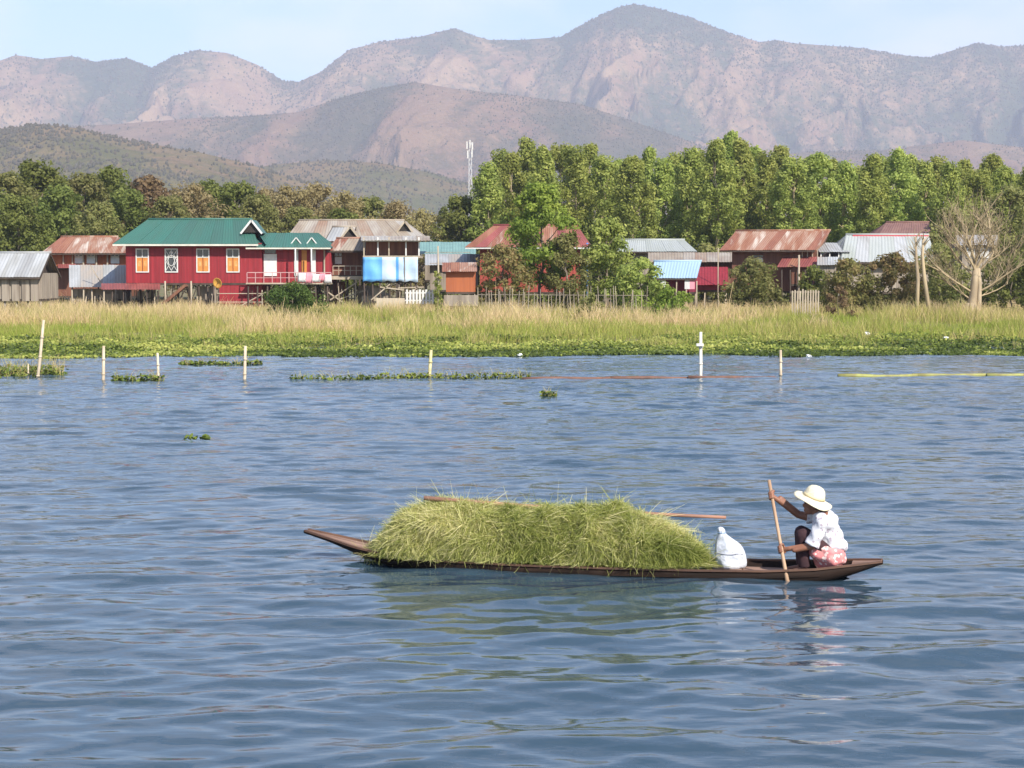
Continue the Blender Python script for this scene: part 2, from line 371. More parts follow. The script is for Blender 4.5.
# ------------------------------------------------------------------ vegetation
BARK = mat('grey_brown_bark', (.20, .16, .12), (.11, .085, .06), 4, .9, .02, stretch=(1, 1, .25))
PALE_BARK = mat('pale_bark', (.46, .36, .22), (.30, .23, .15), 3, .85, .02, stretch=(1, 1, .2), c3=(.38, .30, .20))
BARE_TWIG = mat('pale_dry_twigs', (.42, .33, .20), (.30, .23, .14), 3, .9)
L_EUC = leaf_mat('grove_leaves', (.13, .18, .035), (.32, .38, .09), (.54, .57, .155))
L_DARK = leaf_mat('dark_leaves', (.075, .105, .022), (.18, .215, .05), (.30, .33, .09))
L_OLIVE = leaf_mat('olive_leaves', (.12, .145, .04), (.25, .26, .08), (.39, .37, .14))
L_BROWN = leaf_mat('russet_leaves', (.15, .10, .055), (.24, .165, .085), (.33, .24, .12))
L_DRY = leaf_mat('dry_yellow_leaves', (.24, .20, .08), (.38, .32, .14), (.50, .43, .22))
L_LIME = leaf_mat('lime_leaves', (.11, .17, .025), (.24, .31, .05), (.40, .45, .085))
L_MIX = leaf_mat('green_and_russet_leaves', (.14, .16, .045), (.28, .26, .085), (.42, .29, .14))

def leaf_cloud(centres, radii, per, size, seed, flat=.85, ctint=None, droop=0.0):
    """leaf-sized diamond faces round clump centres"""
    r = np.random.default_rng(seed); n = len(centres); N = n*per
    c = np.repeat(np.asarray(centres, float), per, 0); rad = np.repeat(np.asarray(radii, float), per)
    d = r.normal(size=(N, 3)); d /= np.linalg.norm(d, axis=1)[:, None]
    rr = rad*r.uniform(.25, 1, N)**.6
    pos = c + d*rr[:, None]*np.array([1, 1, flat])
    nr = d*1.1 + r.normal(size=(N, 3))*.55 + np.array([0, -.0, .35]); nr /= np.linalg.norm(nr, axis=1)[:, None]
    a = np.cross(nr, r.normal(size=(N, 3))); a[:, 2] -= droop; a /= np.linalg.norm(a, axis=1)[:, None]+1e-9
    b = np.cross(nr, a); s = size*r.uniform(.6, 1.3, N)[:, None]
    V = np.stack([pos - a*s*.6, pos + b*s*.36, pos + a*s*.6, pos - b*s*.36], 1).reshape(-1, 3)
    base = np.repeat(ctint if ctint is not None else r.uniform(.1, .9, n), per)
    t = np.repeat(np.clip(base + r.normal(0, .14, N), 0, 1), 4)
    return V, np.arange(N*4).reshape(-1, 4), t
def limb_paths(H, crown_lo, shape, nl, seed, lean=0.0, curve=.25):
    """trunk points + limbs that end inside the crown envelope shape(t)->radius"""
    r = random.Random(seed); trunk = []; x = y = 0
    for i in range(9):
        t = i/8; trunk.append(Vector((lean*H*t + r.uniform(-.02, .02)*H*(t > 0), r.uniform(-.02, .02)*H*(t > 0), H*.93*t)))
    limbs = []
    for k in range(nl):
        t0 = crown_lo*.8 + (1-crown_lo*.8)*(k+.5)/nl*.95
        i = min(7, int(t0*8)); p0 = trunk[i].lerp(trunk[i+1], t0*8-i)
        a = k*2.399 + r.uniform(-.4, .4); te = min(.98, t0 + r.uniform(.05, .2)); rad = shape(te)*r.uniform(.55, .98)
        pe = Vector((lean*H*te + math.cos(a)*rad, math.sin(a)*rad, te*H))
        pm = p0.lerp(pe, .5) + Vector((0, 0, -curve*.1*rad)) + Vector((r.uniform(-.1, .1), r.uniform(-.1, .1), 0))*rad
        limbs.append([p0, pm, pe])
    return trunk, limbs
def make_tree(seed, H, W, crown_lo, leafmat, nclump=60, per=90, leaf=.26, clump=.75, nl=18, profile='ovoid', bark=None, trunk_r=.16, lean=0.0, gap=.15, flat=.85):
    """returns (trunk mesh, crown mesh)"""
    r = random.Random(seed*7+1)
    def shape(t):
        q = (t-crown_lo)/(1-crown_lo); q = max(0.0, min(1.0, q))
        if profile == 'ovoid': return W/2*math.sqrt(max(0.03, 1-(2*q-1)**2*.95))*(1.08-.25*q)
        if profile == 'column': return W/2*(.55+.45*math.sin(min(1, q*1.15+.1)*math.pi*.85))*(1.0 if q < .75 else max(.2, (1-q)/.25))
        if profile == 'spire': return W/2*(.35+.65*min(1, q*4))*max(.06, 1-q)**.55*(1+.22*math.sin(q*17+seed))
        return W/2*math.sqrt(max(0.02, 1-q**2.2))      # dome
    trunk, limbs = limb_paths(H, crown_lo, shape, nl, seed, lean)
    mb = MB(); mb.tube(trunk, [trunk_r*(1.25 if i == 0 else 1-.82*i/8) for i in range(9)], 7)
    for L in limbs: mb.tube(L, [trunk_r*.36, trunk_r*.22, trunk_r*.08], 5, cap=False)
    cs, rs, ti = [], [], []
    for L in limbs:
        for f in (.62, 1.0): 
            p = L[1].lerp(L[2], f); cs.append(tuple(p)); rs.append(clump*r.uniform(.75, 1.15))
    while len(cs) < nclump:
        t = crown_lo + (1-crown_lo)*r.random()**.85; a = r.random()*6.283; rad = shape(t)*(r.random()**.45)
        if r.random() < gap*2 and len(cs) % 3 == 0: rad *= 1.12
        cs.append((lean*H*t + math.cos(a)*rad, math.sin(a)*rad, t*H)); rs.append(clump*r.uniform(.5, 1.2)*(1 if t < .85 else .75))
    for c in cs: ti.append(min(1, max(0, .25 + .45*r.random() + .25*(c[2]/H-.5))))
    V, Q, t = leaf_cloud(cs, rs, per, leaf, seed+5, ctint=np.array(ti), flat=flat)
    me_t = bpy.data.meshes.new('trunk'); me_t.from_pydata(mb.v, [], mb.f); me_t.materials.append(bark or BARK); me_t.polygons.foreach_set('use_smooth', [True]*len(me_t.polygons))
    me_c = np_mesh('crown', V, Q, t); me_c.materials.append(leafmat)
    return me_t, me_c
def place_tree(name, proto, loc, s, rz, label, group, cat='tree', sz=None):
    e = empty(name, loc, rz); e.scale = (s, s, sz or s); tag(e, label, cat, group)
    for nm, me in zip(('trunk', 'crown'), proto):
        c = bpy.data.objects.new(nm, me); COL.objects.link(c); c.parent = e
    return e
def ordinal(k): return ['first', 'second', 'third', 'fourth', 'fifth', 'sixth', 'seventh', 'eighth', 'ninth', 'tenth', 'eleventh', 'twelfth', 'thirteenth', 'fourteenth', 'fifteenth', 'sixteenth', 'seventeenth', 'eighteenth', 'nineteenth', 'twentieth', 'twenty-first', 'twenty-second', 'twenty-third', 'twenty-fourth', 'twenty-fifth', 'twenty-sixth'][k]

# tall grove on the right
euc = [make_tree(s, 14, w, lo, L_EUC, nclump=150, per=88, leaf=.24, clump=.66, nl=30, profile=pf, trunk_r=.15, flat=1.2, bark=PALE_BARK) for s, w, lo, pf in ((1, 5.6, .16, 'spire'), (2, 4.6, .2, 'ovoid'), (3, 6.0, .14, 'spire'), (4, 5.0, .2, 'column'), (5, 5.6, .12, 'spire'), (6, 5.4, .18, 'ovoid'), (8, 4.8, .14, 'spire'))]
front = [(487, 163), (512, 158), (543, 150), (575, 148), (604, 152), (633, 152), (662, 156), (690, 152), (716, 146), (741, 141), (766, 150), (792, 152), (818, 150), (845, 162), (872, 160), (897, 154), (924, 160), (950, 158), (976, 164), (1003, 166), (1030, 170), (1058, 166)]
for k, (u, v) in enumerate(front):
    D = 176 + 5*math.sin(k*2.1); v += 3 + 5*math.sin(k*5.3); g = GZ(X(u, D), D); h = Z(v, D) - g
    place_tree('grove_tree', euc[(k*3) % 7], (X(u, D), D, g), h/14*1.05, k*1.7, f'tall leafy green tree, {ordinal(k)} from the left in the front row of the grove', 'trees of the tall grove behind the village', sz=h/14)
back = [(500, 150), (528, 142), (560, 140), (590, 150), (620, 156), (648, 148), (676, 154), (704, 148), (729, 138), (752, 142), (780, 150), (806, 158), (832, 156), (858, 170), (885, 152), (910, 160), (937, 154), (963, 160), (990, 158), (1018, 168)]
for k, (u, v) in enumerate(back):
    D = 192 + 5*math.sin(k*1.3+1); v += 3 + 5*math.sin(k*3.7); g = GZ(X(u, D), D); h = Z(v, D) - g
    place_tree('grove_tree', euc[(k*5+2) % 7], (X(u, D), D, g), h/14*.95, k*2.3+1, f'tall green tree, {ordinal(k)} from the left in the back row of the grove', 'trees of the tall grove behind the village', sz=h/14)
# low understorey of the grove
shr = [make_tree(20+s, 4.2, 5.0, .02, lm, nclump=60, per=70, leaf=.28, clump=.75, nl=12, profile='dome', trunk_r=.1) for s, lm in ((0, L_DARK), (1, L_EUC), (2, L_OLIVE))]
for k, u in enumerate(range(455, 1050, 36)):
    D = 166 + 3*math.sin(k*1.9); g = GZ(X(u, D), D); s = .85 + .3*((k*37) % 10)/10
    place_tree('undergrowth_shrub', shr[(k*2) % 3 if k % 4 else 0], (X(u, D), D, g), s, k*1.1, f'low dark shrub at the foot of the grove, {ordinal(k)} from the left', 'shrubs at the foot of the grove', 'shrub')

# mixed trees on the left
P_DK = [make_tree(31, 10, 8.5, .10, L_DARK, nclump=130, per=110, leaf=.27, clump=1.0, nl=22, profile='dome'), make_tree(32, 10, 6.5, .15, L_DARK, nclump=105, per=110, leaf=.27, clump=.95, nl=18, profile='ovoid')]
P_OL = [make_tree(33, 10, 7.5, .12, L_OLIVE, nclump=110, per=110, leaf=.25, clump=.95, nl=20, profile='dome'), make_tree(34, 10, 6, .2, L_OLIVE, nclump=90, per=110, leaf=.25, clump=.85, nl=18, profile='ovoid')]
P_BR = [make_tree(35, 10, 7, .15, L_BROWN, nclump=85, per=65, leaf=.32, clump=.9, nl=20, profile='dome')]
P_DR = [make_tree(36, 10, 9, .05, L_DRY, nclump=120, per=80, leaf=.23, clump=1.0, nl=26, profile='dome'), make_tree(37, 10, 7, .05, L_DRY, nclump=95, per=80, leaf=.23, clump=.9, nl=22, profile='dome')]
KIND = {'d': (P_DK, 'dark_tree', 'dark green leafy tree'), 'o': (P_OL, 'olive_tree', 'olive green tree'), 'b': (P_BR, 'russet_tree', 'reddish brown tree'), 'y': (P_DR, 'dry_tree', 'pale dry yellowish tree')}
left = [(-28, 178, 172, 'd'), (8, 176, 176, 'o'), (38, 166, 182, 'd'), (20, 200, 160, 'd'), (62, 190, 164, 'd'), (84, 178, 178, 'o'), (110, 172, 184, 'd'), (98, 205, 160, 'o'), (130, 194, 168, 'd'), (150, 180, 180, 'b'), (172, 200, 166, 'o'), (190, 188, 176, 'y'), (212, 185, 186, 'd'), (236, 187, 178, 'd'), (258, 198, 172, 'o'), (268, 192, 188, 'y'), (292, 190, 182, 'y'), (318, 187, 186, 'y'), (345, 196, 180, 'y'), (372, 200, 184, 'o'), (398, 204, 180, 'y'), (424, 213, 178, 'y'), (448, 216, 186, 'o'), (342, 212, 168, 'd'), (300, 210, 166, 'o'), (462, 200, 178, 'd')]
seen = {}
for k, (u, v, D, kd) in enumerate(sorted(left)):
    pr, nm, desc = KIND[kd]; i = seen.get(kd, 0); seen[kd] = i+1
    g = GZ(X(u, D), D); h = Z(v, D) - g
    place_tree(nm, pr[i % len(pr)], (X(u, D), D, g), max(.75, h/10), k*1.9, f'{desc} behind the left houses, {ordinal(i)} such tree from the left', 'mixed trees behind the left houses', sz=h/10)

# trees and bushes standing among the houses
def lone(name, u, vtop, D, W, lo, leafm, label, seed, cat='tree', vbase=None, **kw):
    x = X(u, D); g = GZ(x, D); h = Z(vtop, D) - g
    pr = make_tree(seed, h, W, lo, leafm, **kw)
    return place_tree(name, pr, (x, D, g), 1, 0, label, None, cat)
lone('lime_tree', 541, 186, 127, 4.6, .22, L_LIME, 'bright lime green tree in front of the rusty roofed house', 51, nclump=115, per=100, leaf=.2, clump=.68, nl=18, profile='ovoid', trunk_r=.13)
lone('russet_tree', 503, 248, 124, 4.2, .1, L_MIX, 'low reddish green tree before the left half of the rusty roof', 52, nclump=60, per=65, leaf=.2, clump=.55, nl=16, profile='dome', trunk_r=.1)
lone('olive_tree', 566, 236, 125, 3.6, .1, L_OLIVE, 'small olive tree just right of the lime green tree', 53, nclump=55, per=70, leaf=.2, clump=.55, nl=14, profile='ovoid', trunk_r=.1)
lone('green_tree', 607, 221, 128, 4.0, .12, L_EUC, 'green tree standing between the lime tree and the pale blue roof', 54, nclump=75, per=80, leaf=.22, clump=.6, nl=18, profile='ovoid', trunk_r=.12)
lone('bush', 640, 262, 121, 4.6, .0, L_EUC, 'wide green bush left of the pale blue roof', 55, 'bush', nclump=60, per=75, leaf=.19, clump=.55, nl=12, profile='dome', trunk_r=.07)
lone('bush', 672, 289, 112, 3.2, .0, L_LIME, 'small bright green bush below the pale blue roof', 56, 'bush', nclump=34, per=70, leaf=.15, clump=.38, nl=8, profile='dome', trunk_r=.05)
lone('round_bush', 292, 286, 108, 4.0, .0, L_LIME.copy() if False else leaf_mat('bush_leaves', (.05, .09, .02), (.10, .17, .035), (.16, .23, .05)), 'rounded bright green bush before the red house balcony', 57, 'bush', nclump=85, per=90, leaf=.13, clump=.45, nl=12, profile='dome', trunk_r=.05)
lone('bush', 752, 262, 120, 4.8, .0, L_OLIVE, 'pale olive bush below the long rusty roof', 58, 'bush', nclump=70, per=75, leaf=.18, clump=.55, nl=12, profile='dome', trunk_r=.06)
lone('bush', 815, 268, 126, 2.4, .0, L_DARK, 'small dark green bush right of the brown house', 59, 'bush', nclump=36, per=70, leaf=.18, clump=.45, nl=8, profile='dome', trunk_r=.05)
lone('bush', 848, 262, 116, 4.2, .0, L_MIX, 'reddish green bush before the left end of the big grey roof', 60, 'bush', nclump=75, per=75, leaf=.17, clump=.5, nl=12, profile='dome', trunk_r=.06)
lone('bush', 892, 256, 117, 5.0, .0, L_MIX, 'reddish green bush left of the two pale trunks', 61, 'bush', nclump=85, per=75, leaf=.17, clump=.52, nl=12, profile='dome', trunk_r=.06)
lone('bush', 940, 248, 119, 4.2, .0, L_OLIVE, 'olive bush between the two pale trunks and the bare tree', 62, 'bush', nclump=75, per=70, leaf=.17, clump=.52, nl=12, profile='dome', trunk_r=.06)
lone('bush', 1012, 258, 118, 5.0, .0, L_DARK, 'dark green bush right of the bare tree', 63, 'bush', nclump=80, per=75, leaf=.18, clump=.52, nl=12, profile='dome', trunk_r=.06)
lone('olive_tree', 1010, 190, 150, 6.5, .1, L_OLIVE, 'olive tree behind the bare tree at the right edge', 64, nclump=95, per=65, leaf=.27, clump=.8, nl=22, profile='dome', trunk_r=.16)
lone('olive_tree', 950, 212, 150, 5.5, .1, L_OLIVE, 'olive tree behind the left side of the bare tree', 65, nclump=70, per=60, leaf=.27, clump=.75, nl=18, profile='dome', trunk_r=.14)
lone('low_bush', 590, 296, 106, 1.6, .0, L_OLIVE, 'tiny olive bush in the grass below the picket fence', 66, 'bush', nclump=16, per=60, leaf=.12, clump=.28, nl=6, profile='dome', trunk_r=.03)
lone('russet_bush', 838, 289, 108, 1.8, .0, L_BROWN, 'small brown bush at the edge of the dry grass', 67, 'bush', nclump=18, per=60, leaf=.12, clump=.28, nl=6, profile='dome', trunk_r=.03)

# bare pale tree on the right
def bare_tree():
    D = 112.0; x = X(972, D); g = GZ(x, D); e = empty('bare_tree', (x, D, g)); tag(e, 'big leafless tree with pale trunk at the right of the meadow', 'tree')
    r = random.Random(9); s = D/F
    mb = MB()
    trunk = [(0, 0, -.3), (0, 0, .15), (.02, 0, .6), (.1, 0, 1.3), (.16, 0, 2.1), (.22, 0, 2.9)]
    mb.tube(trunk, [.62, .40, .29, .24, .21, .18], 10)
    for a in range(6):                                   # buttress roots
        w = a*1.05+.3; mb.tube([(math.cos(w)*.15, math.sin(w)*.15, .8), (math.cos(w)*.5, math.sin(w)*.5, .2), (math.cos(w)*1.0, math.sin(w)*1.0, -.15)], [.16, .15, .06], 6)
    mb.tube([(.35, -.05, -.1), (.42, -.05, .9), (.45, -.02, 1.9), (.38, 0, 2.9)], [.24, .16, .13, .1], 7)
    mb.build('trunk', PALE_BARK, e, True)
    def grow(m, p, d, L, rad, lev):
        pts = [p]; q = p.copy(); dd = d.copy()
        for i in range(3):
            dd = (dd + Vector((r.uniform(-.18, .18), r.uniform(-.18, .18), .07))).normalized(); q = q + dd*L/3; pts.append(q.copy())
        m.tube(pts, [rad*.7, rad*.56, rad*.45, rad*.34], 5 if lev < 2 else 3, cap=False)
        if lev < 4:
            nk = 4 if lev < 2 else 3
            for k in range(nk):
                f = (k+1)/nk; i = min(2, int(f*2.99)); b = pts[i].lerp(pts[i+1], .5) if f < 1 else pts[3]
                nd = (dd*.8 + Vector((r.uniform(-1, 1), r.uniform(-1, 1), r.uniform(-.25, .7)))*.75).normalized()
                grow(m, b, nd, L*r.uniform(.55, .8), max(.009, rad*.55), lev+1)
    for (px, pz, dx, dy, dz, L, rad) in ((.2, 2.7, -.1, .1, 1, 2.1, .17), (.25, 2.8, .45, -.2, .9, 2.0, .15), (.15, 2.4, -.75, .1, .7, 2.2, .13), (.2, 2.6, .8, .3, .6, 2.2, .12),
                                     (.0, 1.5, -.85, -.2, .55, 2.3, .1), (.4, 1.5, .95, -.1, .4, 2.2, .1), (.3, 1.2, .95, .2, .25, 2.2, .07), (-.1, 1.1, -.9, .1, .5, 2.0, .08), (.2, 2.8, .1, .7, .8, 2.0, .12), (.2, 2.7, -.4, -.5, .9, 2.0, .12)):
        m = MB(); grow(m, Vector((px, 0, pz)), Vector((dx, dy, dz)).normalized(), L, rad, 0); m.build('branch', BARE_TWIG, e, True)
bare_tree()
def snag(u0, pts, D, label, rad):
    x = X(u0, D); g = GZ(x, D); e = empty('dead_trunk', (x, D, g)); tag(e, label, 'tree trunk')
    m = MB(); pp = [Vector((X(u, D)-x, 0, Z(v, D)-g)) for u, v in pts]; pp[0].z = -.2
    m.tube(pp, [rad*(1-.5*i/(len(pp)-1)) for i in range(len(pp))], 7); m.build('trunk', PALE_BARK, e, True)
    r = random.Random(int(u0)); m = MB()
    for k in range(7):
        a = r.uniform(0, 6.28); b = pp[-1] - Vector((0, 0, r.uniform(0, 1.2))); q = b + Vector((math.cos(a)*.5, math.sin(a)*.5, r.uniform(.2, .7)))
        m.tube([b, b.lerp(q, .5)+Vector((0, 0, .05)), q], [.04, .03, .01], 4, cap=False)
    m.build('branch', BARE_TWIG, e, True)
snag(931, [(931, 300), (924, 275), (922, 255), (923, 238)], 111, 'pale leaning dead trunk left of the bare tree, right one of two', .14)
snag(917, [(917, 300), (918, 280), (916, 258), (915, 237)], 111, 'pale upright dead trunk left of the bare tree, left one of two', .13)

# ------------------------------------------------------------------ dry meadow grass, water hyacinth
G_DRY = leaf_mat('meadow_grass', (.27, .34, .055), (.48, .43, .14), (.72, .56, .32), rnd=0, transl=.35, rough=.8)
G_HYA = leaf_mat('water_hyacinth_leaves', (.06, .095, .015), (.19, .25, .04), (.42, .45, .11), rnd=0, transl=.3, rough=.45)
def blades(bx, by, bz, h, w, lean, tint, seed, seg=2):
    """grass blades: one bent strip each"""
    r = np.random.default_rng(seed); n = len(bx); a = r.uniform(0, 6.283, n); fa = r.uniform(0, 6.283, n)
    dx, dy = np.cos(a)*lean*h, np.sin(a)*lean*h; wx, wy = np.cos(fa)*w/2, np.sin(fa)*w/2
    rows = []
    for i in range(seg+1):
        t = i/seg; k = 1-.75*t
        cx, cy, cz = bx+dx*t*t, by+dy*t*t, bz+h*(t-.12*lean*t*t)
        rows.append(np.stack([cx-wx*k, cy-wy*k, cz], -1)); rows.append(np.stack([cx+wx*k, cy+wy*k, cz], -1))
    V = np.stack(rows, 1).reshape(-1, 3); m = 2*(seg+1)
    base = (np.arange(n)*m)[:, None]
    Q = np.concatenate([base + np.array([[2*i, 2*i+1, 2*i+3, 2*i+2]]) for i in range(seg)], 0)
    return V, Q, np.repeat(tint, m)
def meadow():
    r = np.random.default_rng(3); n = 330000
    y = 76 + (136-76)*r.uniform(0, 1, n)**1.1; x = r.uniform(-1, 1, n)*(.30*y+5)
    tuft = fbm(x*.7, y*.7, 4, 8); dens = r.uniform(0, 1, n) < np.clip(.35 + (tuft-.40)*3.2, .08, 1)*smooth01((y-77)/9+(fbm(x*.3, y*.3, 3, 15)-.5)*2.2)
    x, y, tuft = x[dens], y[dens], tuft[dens]; n = len(x)
    dry = smooth01((y-89)/24 + (fbm(x*.10, y*.12, 3, 60)-.5)*2.6)
    green = fbm(x*.22+9, y*.3, 3, 12)
    tint = np.clip(.14 + .66*dry - 3.4*np.clip(green-.50, 0, 1) + .9*(tuft-.5) + r.normal(0, .22, n), 0, 1)
    h = (.42 + .30*smooth01((y-84)/16) - .26*smooth01((y-110)/14) + .5*np.clip(fbm(x*.13+3, y*.2, 3, 99)-.55, 0, 1))*(.05+1.85*tuft)*.86*(1.15-1.1*np.clip((green-.45)*3, 0, .55))*r.uniform(.5, 1.4, n)*np.where(r.uniform(0, 1, n) < .012, 1.6, 1)
    V, Q, t = blades(x, y, ground_z(x, y)-.03, h, r.uniform(.018, .04, n), r.uniform(.1, .65, n), tint, 5)
    o = link('meadow_grass', np_mesh('meadow_grass', V, Q, t), G_DRY); tag(o, 'tall dry yellow grass between the village and the lake', 'grass', kind='stuff')
meadow()
def rosette_leaves(x, y, z, size, seed, tint, up=1.0):
    r = np.random.default_rng(seed); n = len(x)
    nr = r.normal(size=(n, 3))*.55 + np.array([0, -.25, up]); nr /= np.linalg.norm(nr, axis=1)[:, None]
    a = np.cross(nr, r.normal(size=(n, 3))); a /= np.linalg.norm(a, axis=1)[:, None]; b = np.cross(nr, a)
    p = np.stack([x, y, z], -1); s = size[:, None]
    V = np.stack([p-a*s*.6, p-a*s*.15+b*s*.45, p+a*s*.4+b*s*.35, p+a*s*.65, p+a*s*.4-b*s*.35, p-a*s*.15-b*s*.45], 1).reshape(-1, 3)
    return V, np.arange(n*6).reshape(-1, 6), np.repeat(tint, 6)
def hyacinth():
    r = np.random.default_rng(13); n = 200000
    y = r.uniform(69.5, 90, n); x = r.uniform(-1, 1, n)*(.30*y+5)
    edge = shore_y(x) + 4.5*(fbm(x*.3, y*.05, 4, 91)-.45)
    keep = (y > edge) & (r.uniform(0, 1, n) < smooth01((88-y)/12 + (fbm(x*.25+7, y*.4, 3, 19)-.5)*2.4)); x, y = x[keep], y[keep]; n = len(x)
    cl = fbm(x*.8, y*.8, 3, 31); big = fbm(x*.16, y*.3, 3, 37)
    z = np.maximum(ground_z(x, y), 0) + (.03+.34*cl*r.uniform(.2, 1, n))*(.25+1.1*smooth01((y-edge[keep])/8))
    tint = np.clip(.12 + 1.5*(cl-.35) + 1.8*(big-.5) + r.normal(0, .25, n), 0, 1)
    V, Q, t = rosette_leaves(x, y, z, r.uniform(.045, .135, n), 4, tint)
    o = link('water_hyacinth', np_mesh('water_hyacinth', V, Q, t), G_HYA); tag(o, 'thick green belt of floating water plants along the shore', 'water plants', kind='stuff')
hyacinth()
def floating_patch(label, pts, n, seed, h=.16):
    """a raft of floating leaves; pts = (u0, u1, v, half depth m)"""
    r = np.random.default_rng(seed); xs, ys = [], []
    for (u0, u1, v, hd, k) in pts:
        D = CAM_H*F/(v-272.0); a = r.uniform(0, 1, k); xs.append(X(u0, D, v) + a*(X(u1, D, v)-X(u0, D, v))); ys.append(D + r.normal(0, hd*.5, k)*(1-.6*np.abs(2*a-1)))
    x, y = np.concatenate(xs), np.concatenate(ys); cx, cy = x.mean(), y.mean()
    z = .01 + r.uniform(0, 1, len(x))**2*h
    V, Q, t = rosette_leaves(x-cx, y-cy, z, r.uniform(.05, .12, len(x)), seed, np.clip(.28+r.normal(0, .25, len(x)), 0, 1))
    nb = len(x)//3
    V2, Q2, t2 = blades(x[:nb]-cx, y[:nb]-cy, np.zeros(nb)-.02, r.uniform(.1, .45, nb)*h/.16, np.full(nb, .02), r.uniform(.2, .8, nb), np.clip(.5+r.normal(0, .2, nb), 0, 1), seed+1)
    # quads get their own mesh part: same raft, thin shoots
    o = link('floating_plants', np_mesh('floating_plants', V, Q, t), G_HYA, loc=(cx, cy, 0)); tag(o, label, 'water plants', kind='stuff')
    tag(link('shoots', np_mesh('shoots', V2, Q2, t2), G_DRY, o), kind='stuff')
floating_patch('grassy floating plant raft at the left edge round the tallest leaning stake', [(-40, 62, 375, 1.5, 1500)], 0, 71, .26)
floating_patch('small leafy raft floating between two stakes on the left', [(112, 164, 381, .3, 260)], 0, 72, .16)
floating_patch('long thin strip of plants floating round the short yellow stake', [(376, 530, 378.5, .22, 480)], 0, 73, .15)
floating_patch('small raft of leaves at the left end of the long plant strip', [(288, 380, 379.5, .2, 230)], 0, 77, .13)
floating_patch('little green plant tuft drifting alone in open water', [(541, 556, 397, .25, 90)], 0, 74, .14)
floating_patch('few leaf scraps drifting in the darker band of water', [(186, 208, 439, .12, 34)], 0, 75, .05)
floating_patch('thin line of leaves in front of the left shore', [(180, 262, 364.5, .35, 420)], 0, 76, .12)

# ------------------------------------------------------------------ stakes and booms in the water
STAKE = mat('weathered_bamboo', (.62, .52, .38), (.42, .33, .23), 6, .7, .004, stretch=(1, 1, .3))
WHITE_STAKE = mat('white_weathered_pole', (.78, .76, .70), (.55, .48, .38), 5, .7, stretch=(1, 1, .4))
def stake(u0, v0, u1, v1, label, m, rad=.055):
    D = CAM_H*F/(v0-272.0); p0 = P(u0, v0, D); p1 = P(u1, v1, D)
    e = empty('mooring_stake', (p0.x, D, 0)); tag(e, label, 'stake', 'stakes standing in the water')
    top = Vector((p1.x-p0.x, .08, p1.z)); bot = Vector((-(p1.x-p0.x)*.4, -.03, -1.2))
    mid = bot.lerp(top, .6) + Vector((.015, 0, 0))
    MB().tube([bot, mid, top], [rad, rad*.9, rad*.75], 8).build('shaft', m, e, True)
    for f in (.42, .62, .82):
        c = bot.lerp(top, f) + Vector((.01, 0, 0)); MB().tube([c-Vector((0, 0, .02)), c+Vector((0, 0, .02))], rad*1.12, 8).build('joint', m, e, True)
    return e
stake(36, 377, 43, 320, 'tallest leaning bamboo stake at the left edge of the water', STAKE)
stake(102, 380, 103, 346, 'straight bamboo stake left of the small leafy raft', STAKE)
stake(158, 380, 157, 353, 'short bamboo stake at the right end of the small leafy raft', STAKE, .045)
stake(243, 380, 245, 346, 'bamboo stake standing alone below the red house', STAKE)
stake(427, 378, 431, 350, 'short yellowish stake in the long plant strip', mat('yellow_bamboo', (.62, .56, .30), (.45, .38, .18), 6, .7), .06)
e = stake(700, 377, 701, 332, 'tall white stake with a white rag beside the reddish boom', WHITE_STAKE, .06)
D_ = CAM_H*F/(377-272.0); MB().box((-.12, -.09, Z(346, D_)), (.10, .09, Z(343.5, D_))).build('rag', WHITE_STAKE, e)
stake(780, 376, 781, 350, 'short bamboo stake at the right end of the reddish boom', STAKE, .05)
stake(27, 376, 27.5, 364, 'tiny pale stake in the raft at the left edge', STAKE, .03)
def boom(u0, u1, v, label, m, r0, seed, z=.055):
    D0, D1 = CAM_H*F/(v[0]-272.0), CAM_H*F/(v[1]-272.0); a, b = Vector((X(u0, D0, v[0]), D0, z)), Vector((X(u1, D1, v[1]), D1, z)); r = random.Random(seed)
    c = (a+b)/2; e = empty('floating_boom', (c.x, c.y, 0)); tag(e, label, 'floating pole')
    n = max(3, int((b-a).length/3.2))
    for i in range(n):
        p, q = a.lerp(b, i/n)-c, a.lerp(b, (i+1.06)/n)-c; dy = .07*(i % 2)
        pts = [p.lerp(q, k/4) + Vector((0, dy, r.uniform(-.015, .02))) for k in range(5)]
        for w in pts: w.z += z*0
        MB().tube(pts, [r0, r0*.97, r0*.92, r0*.88, r0*.8], 7).build('bamboo_pole', m, e, True)
boom(522, 770, (379.0, 377.5), 'long reddish brown bamboo boom floating beside the tall white stake', mat('reddish_bamboo', (.20, .10, .07), (.14, .07, .05), 4, .6), .06, 1)
boom(838, 1060, (376.5, 375.0), 'yellow green bamboo boom floating at the right edge', mat('green_bamboo', (.34, .34, .10), (.25, .22, .08), 4, .6), .07, 2)
SCRAP = mat('white_plastic', (.8, .8, .78), (.7, .7, .68), 5, .5)
def scrap(u, v, s, label, D=None):
    D = D or CAM_H*F/(v-272.0); p = P(u, v, D); r = random.Random(u); z0 = max(p.z-.03, GZ(p.x, D), 0)
    bm = bmesh.new(); bmesh.ops.create_icosphere(bm, subdivisions=2, radius=1)
    for w in bm.verts: k = 1+r.uniform(-.3, .3); w.co = Vector((w.co.x*s*1.5*k, w.co.y*s*k, (w.co.z*.8+.5)*s*k))
    me = bpy.data.meshes.new('plastic_scrap'); bm.to_mesh(me); bm.free()
    tag(link('plastic_scrap', me, SCRAP, loc=(p.x, D, z0)), label, 'litter')
scrap(867, 334, .09, 'largest white scrap, among the plants below the big grey roof', 86)
scrap(809, 356, .07, 'flat white scrap at the water edge right of the short stake', 71.5)
scrap(520, 355, .06, 'white scrap at the water edge near the middle', 71.8)
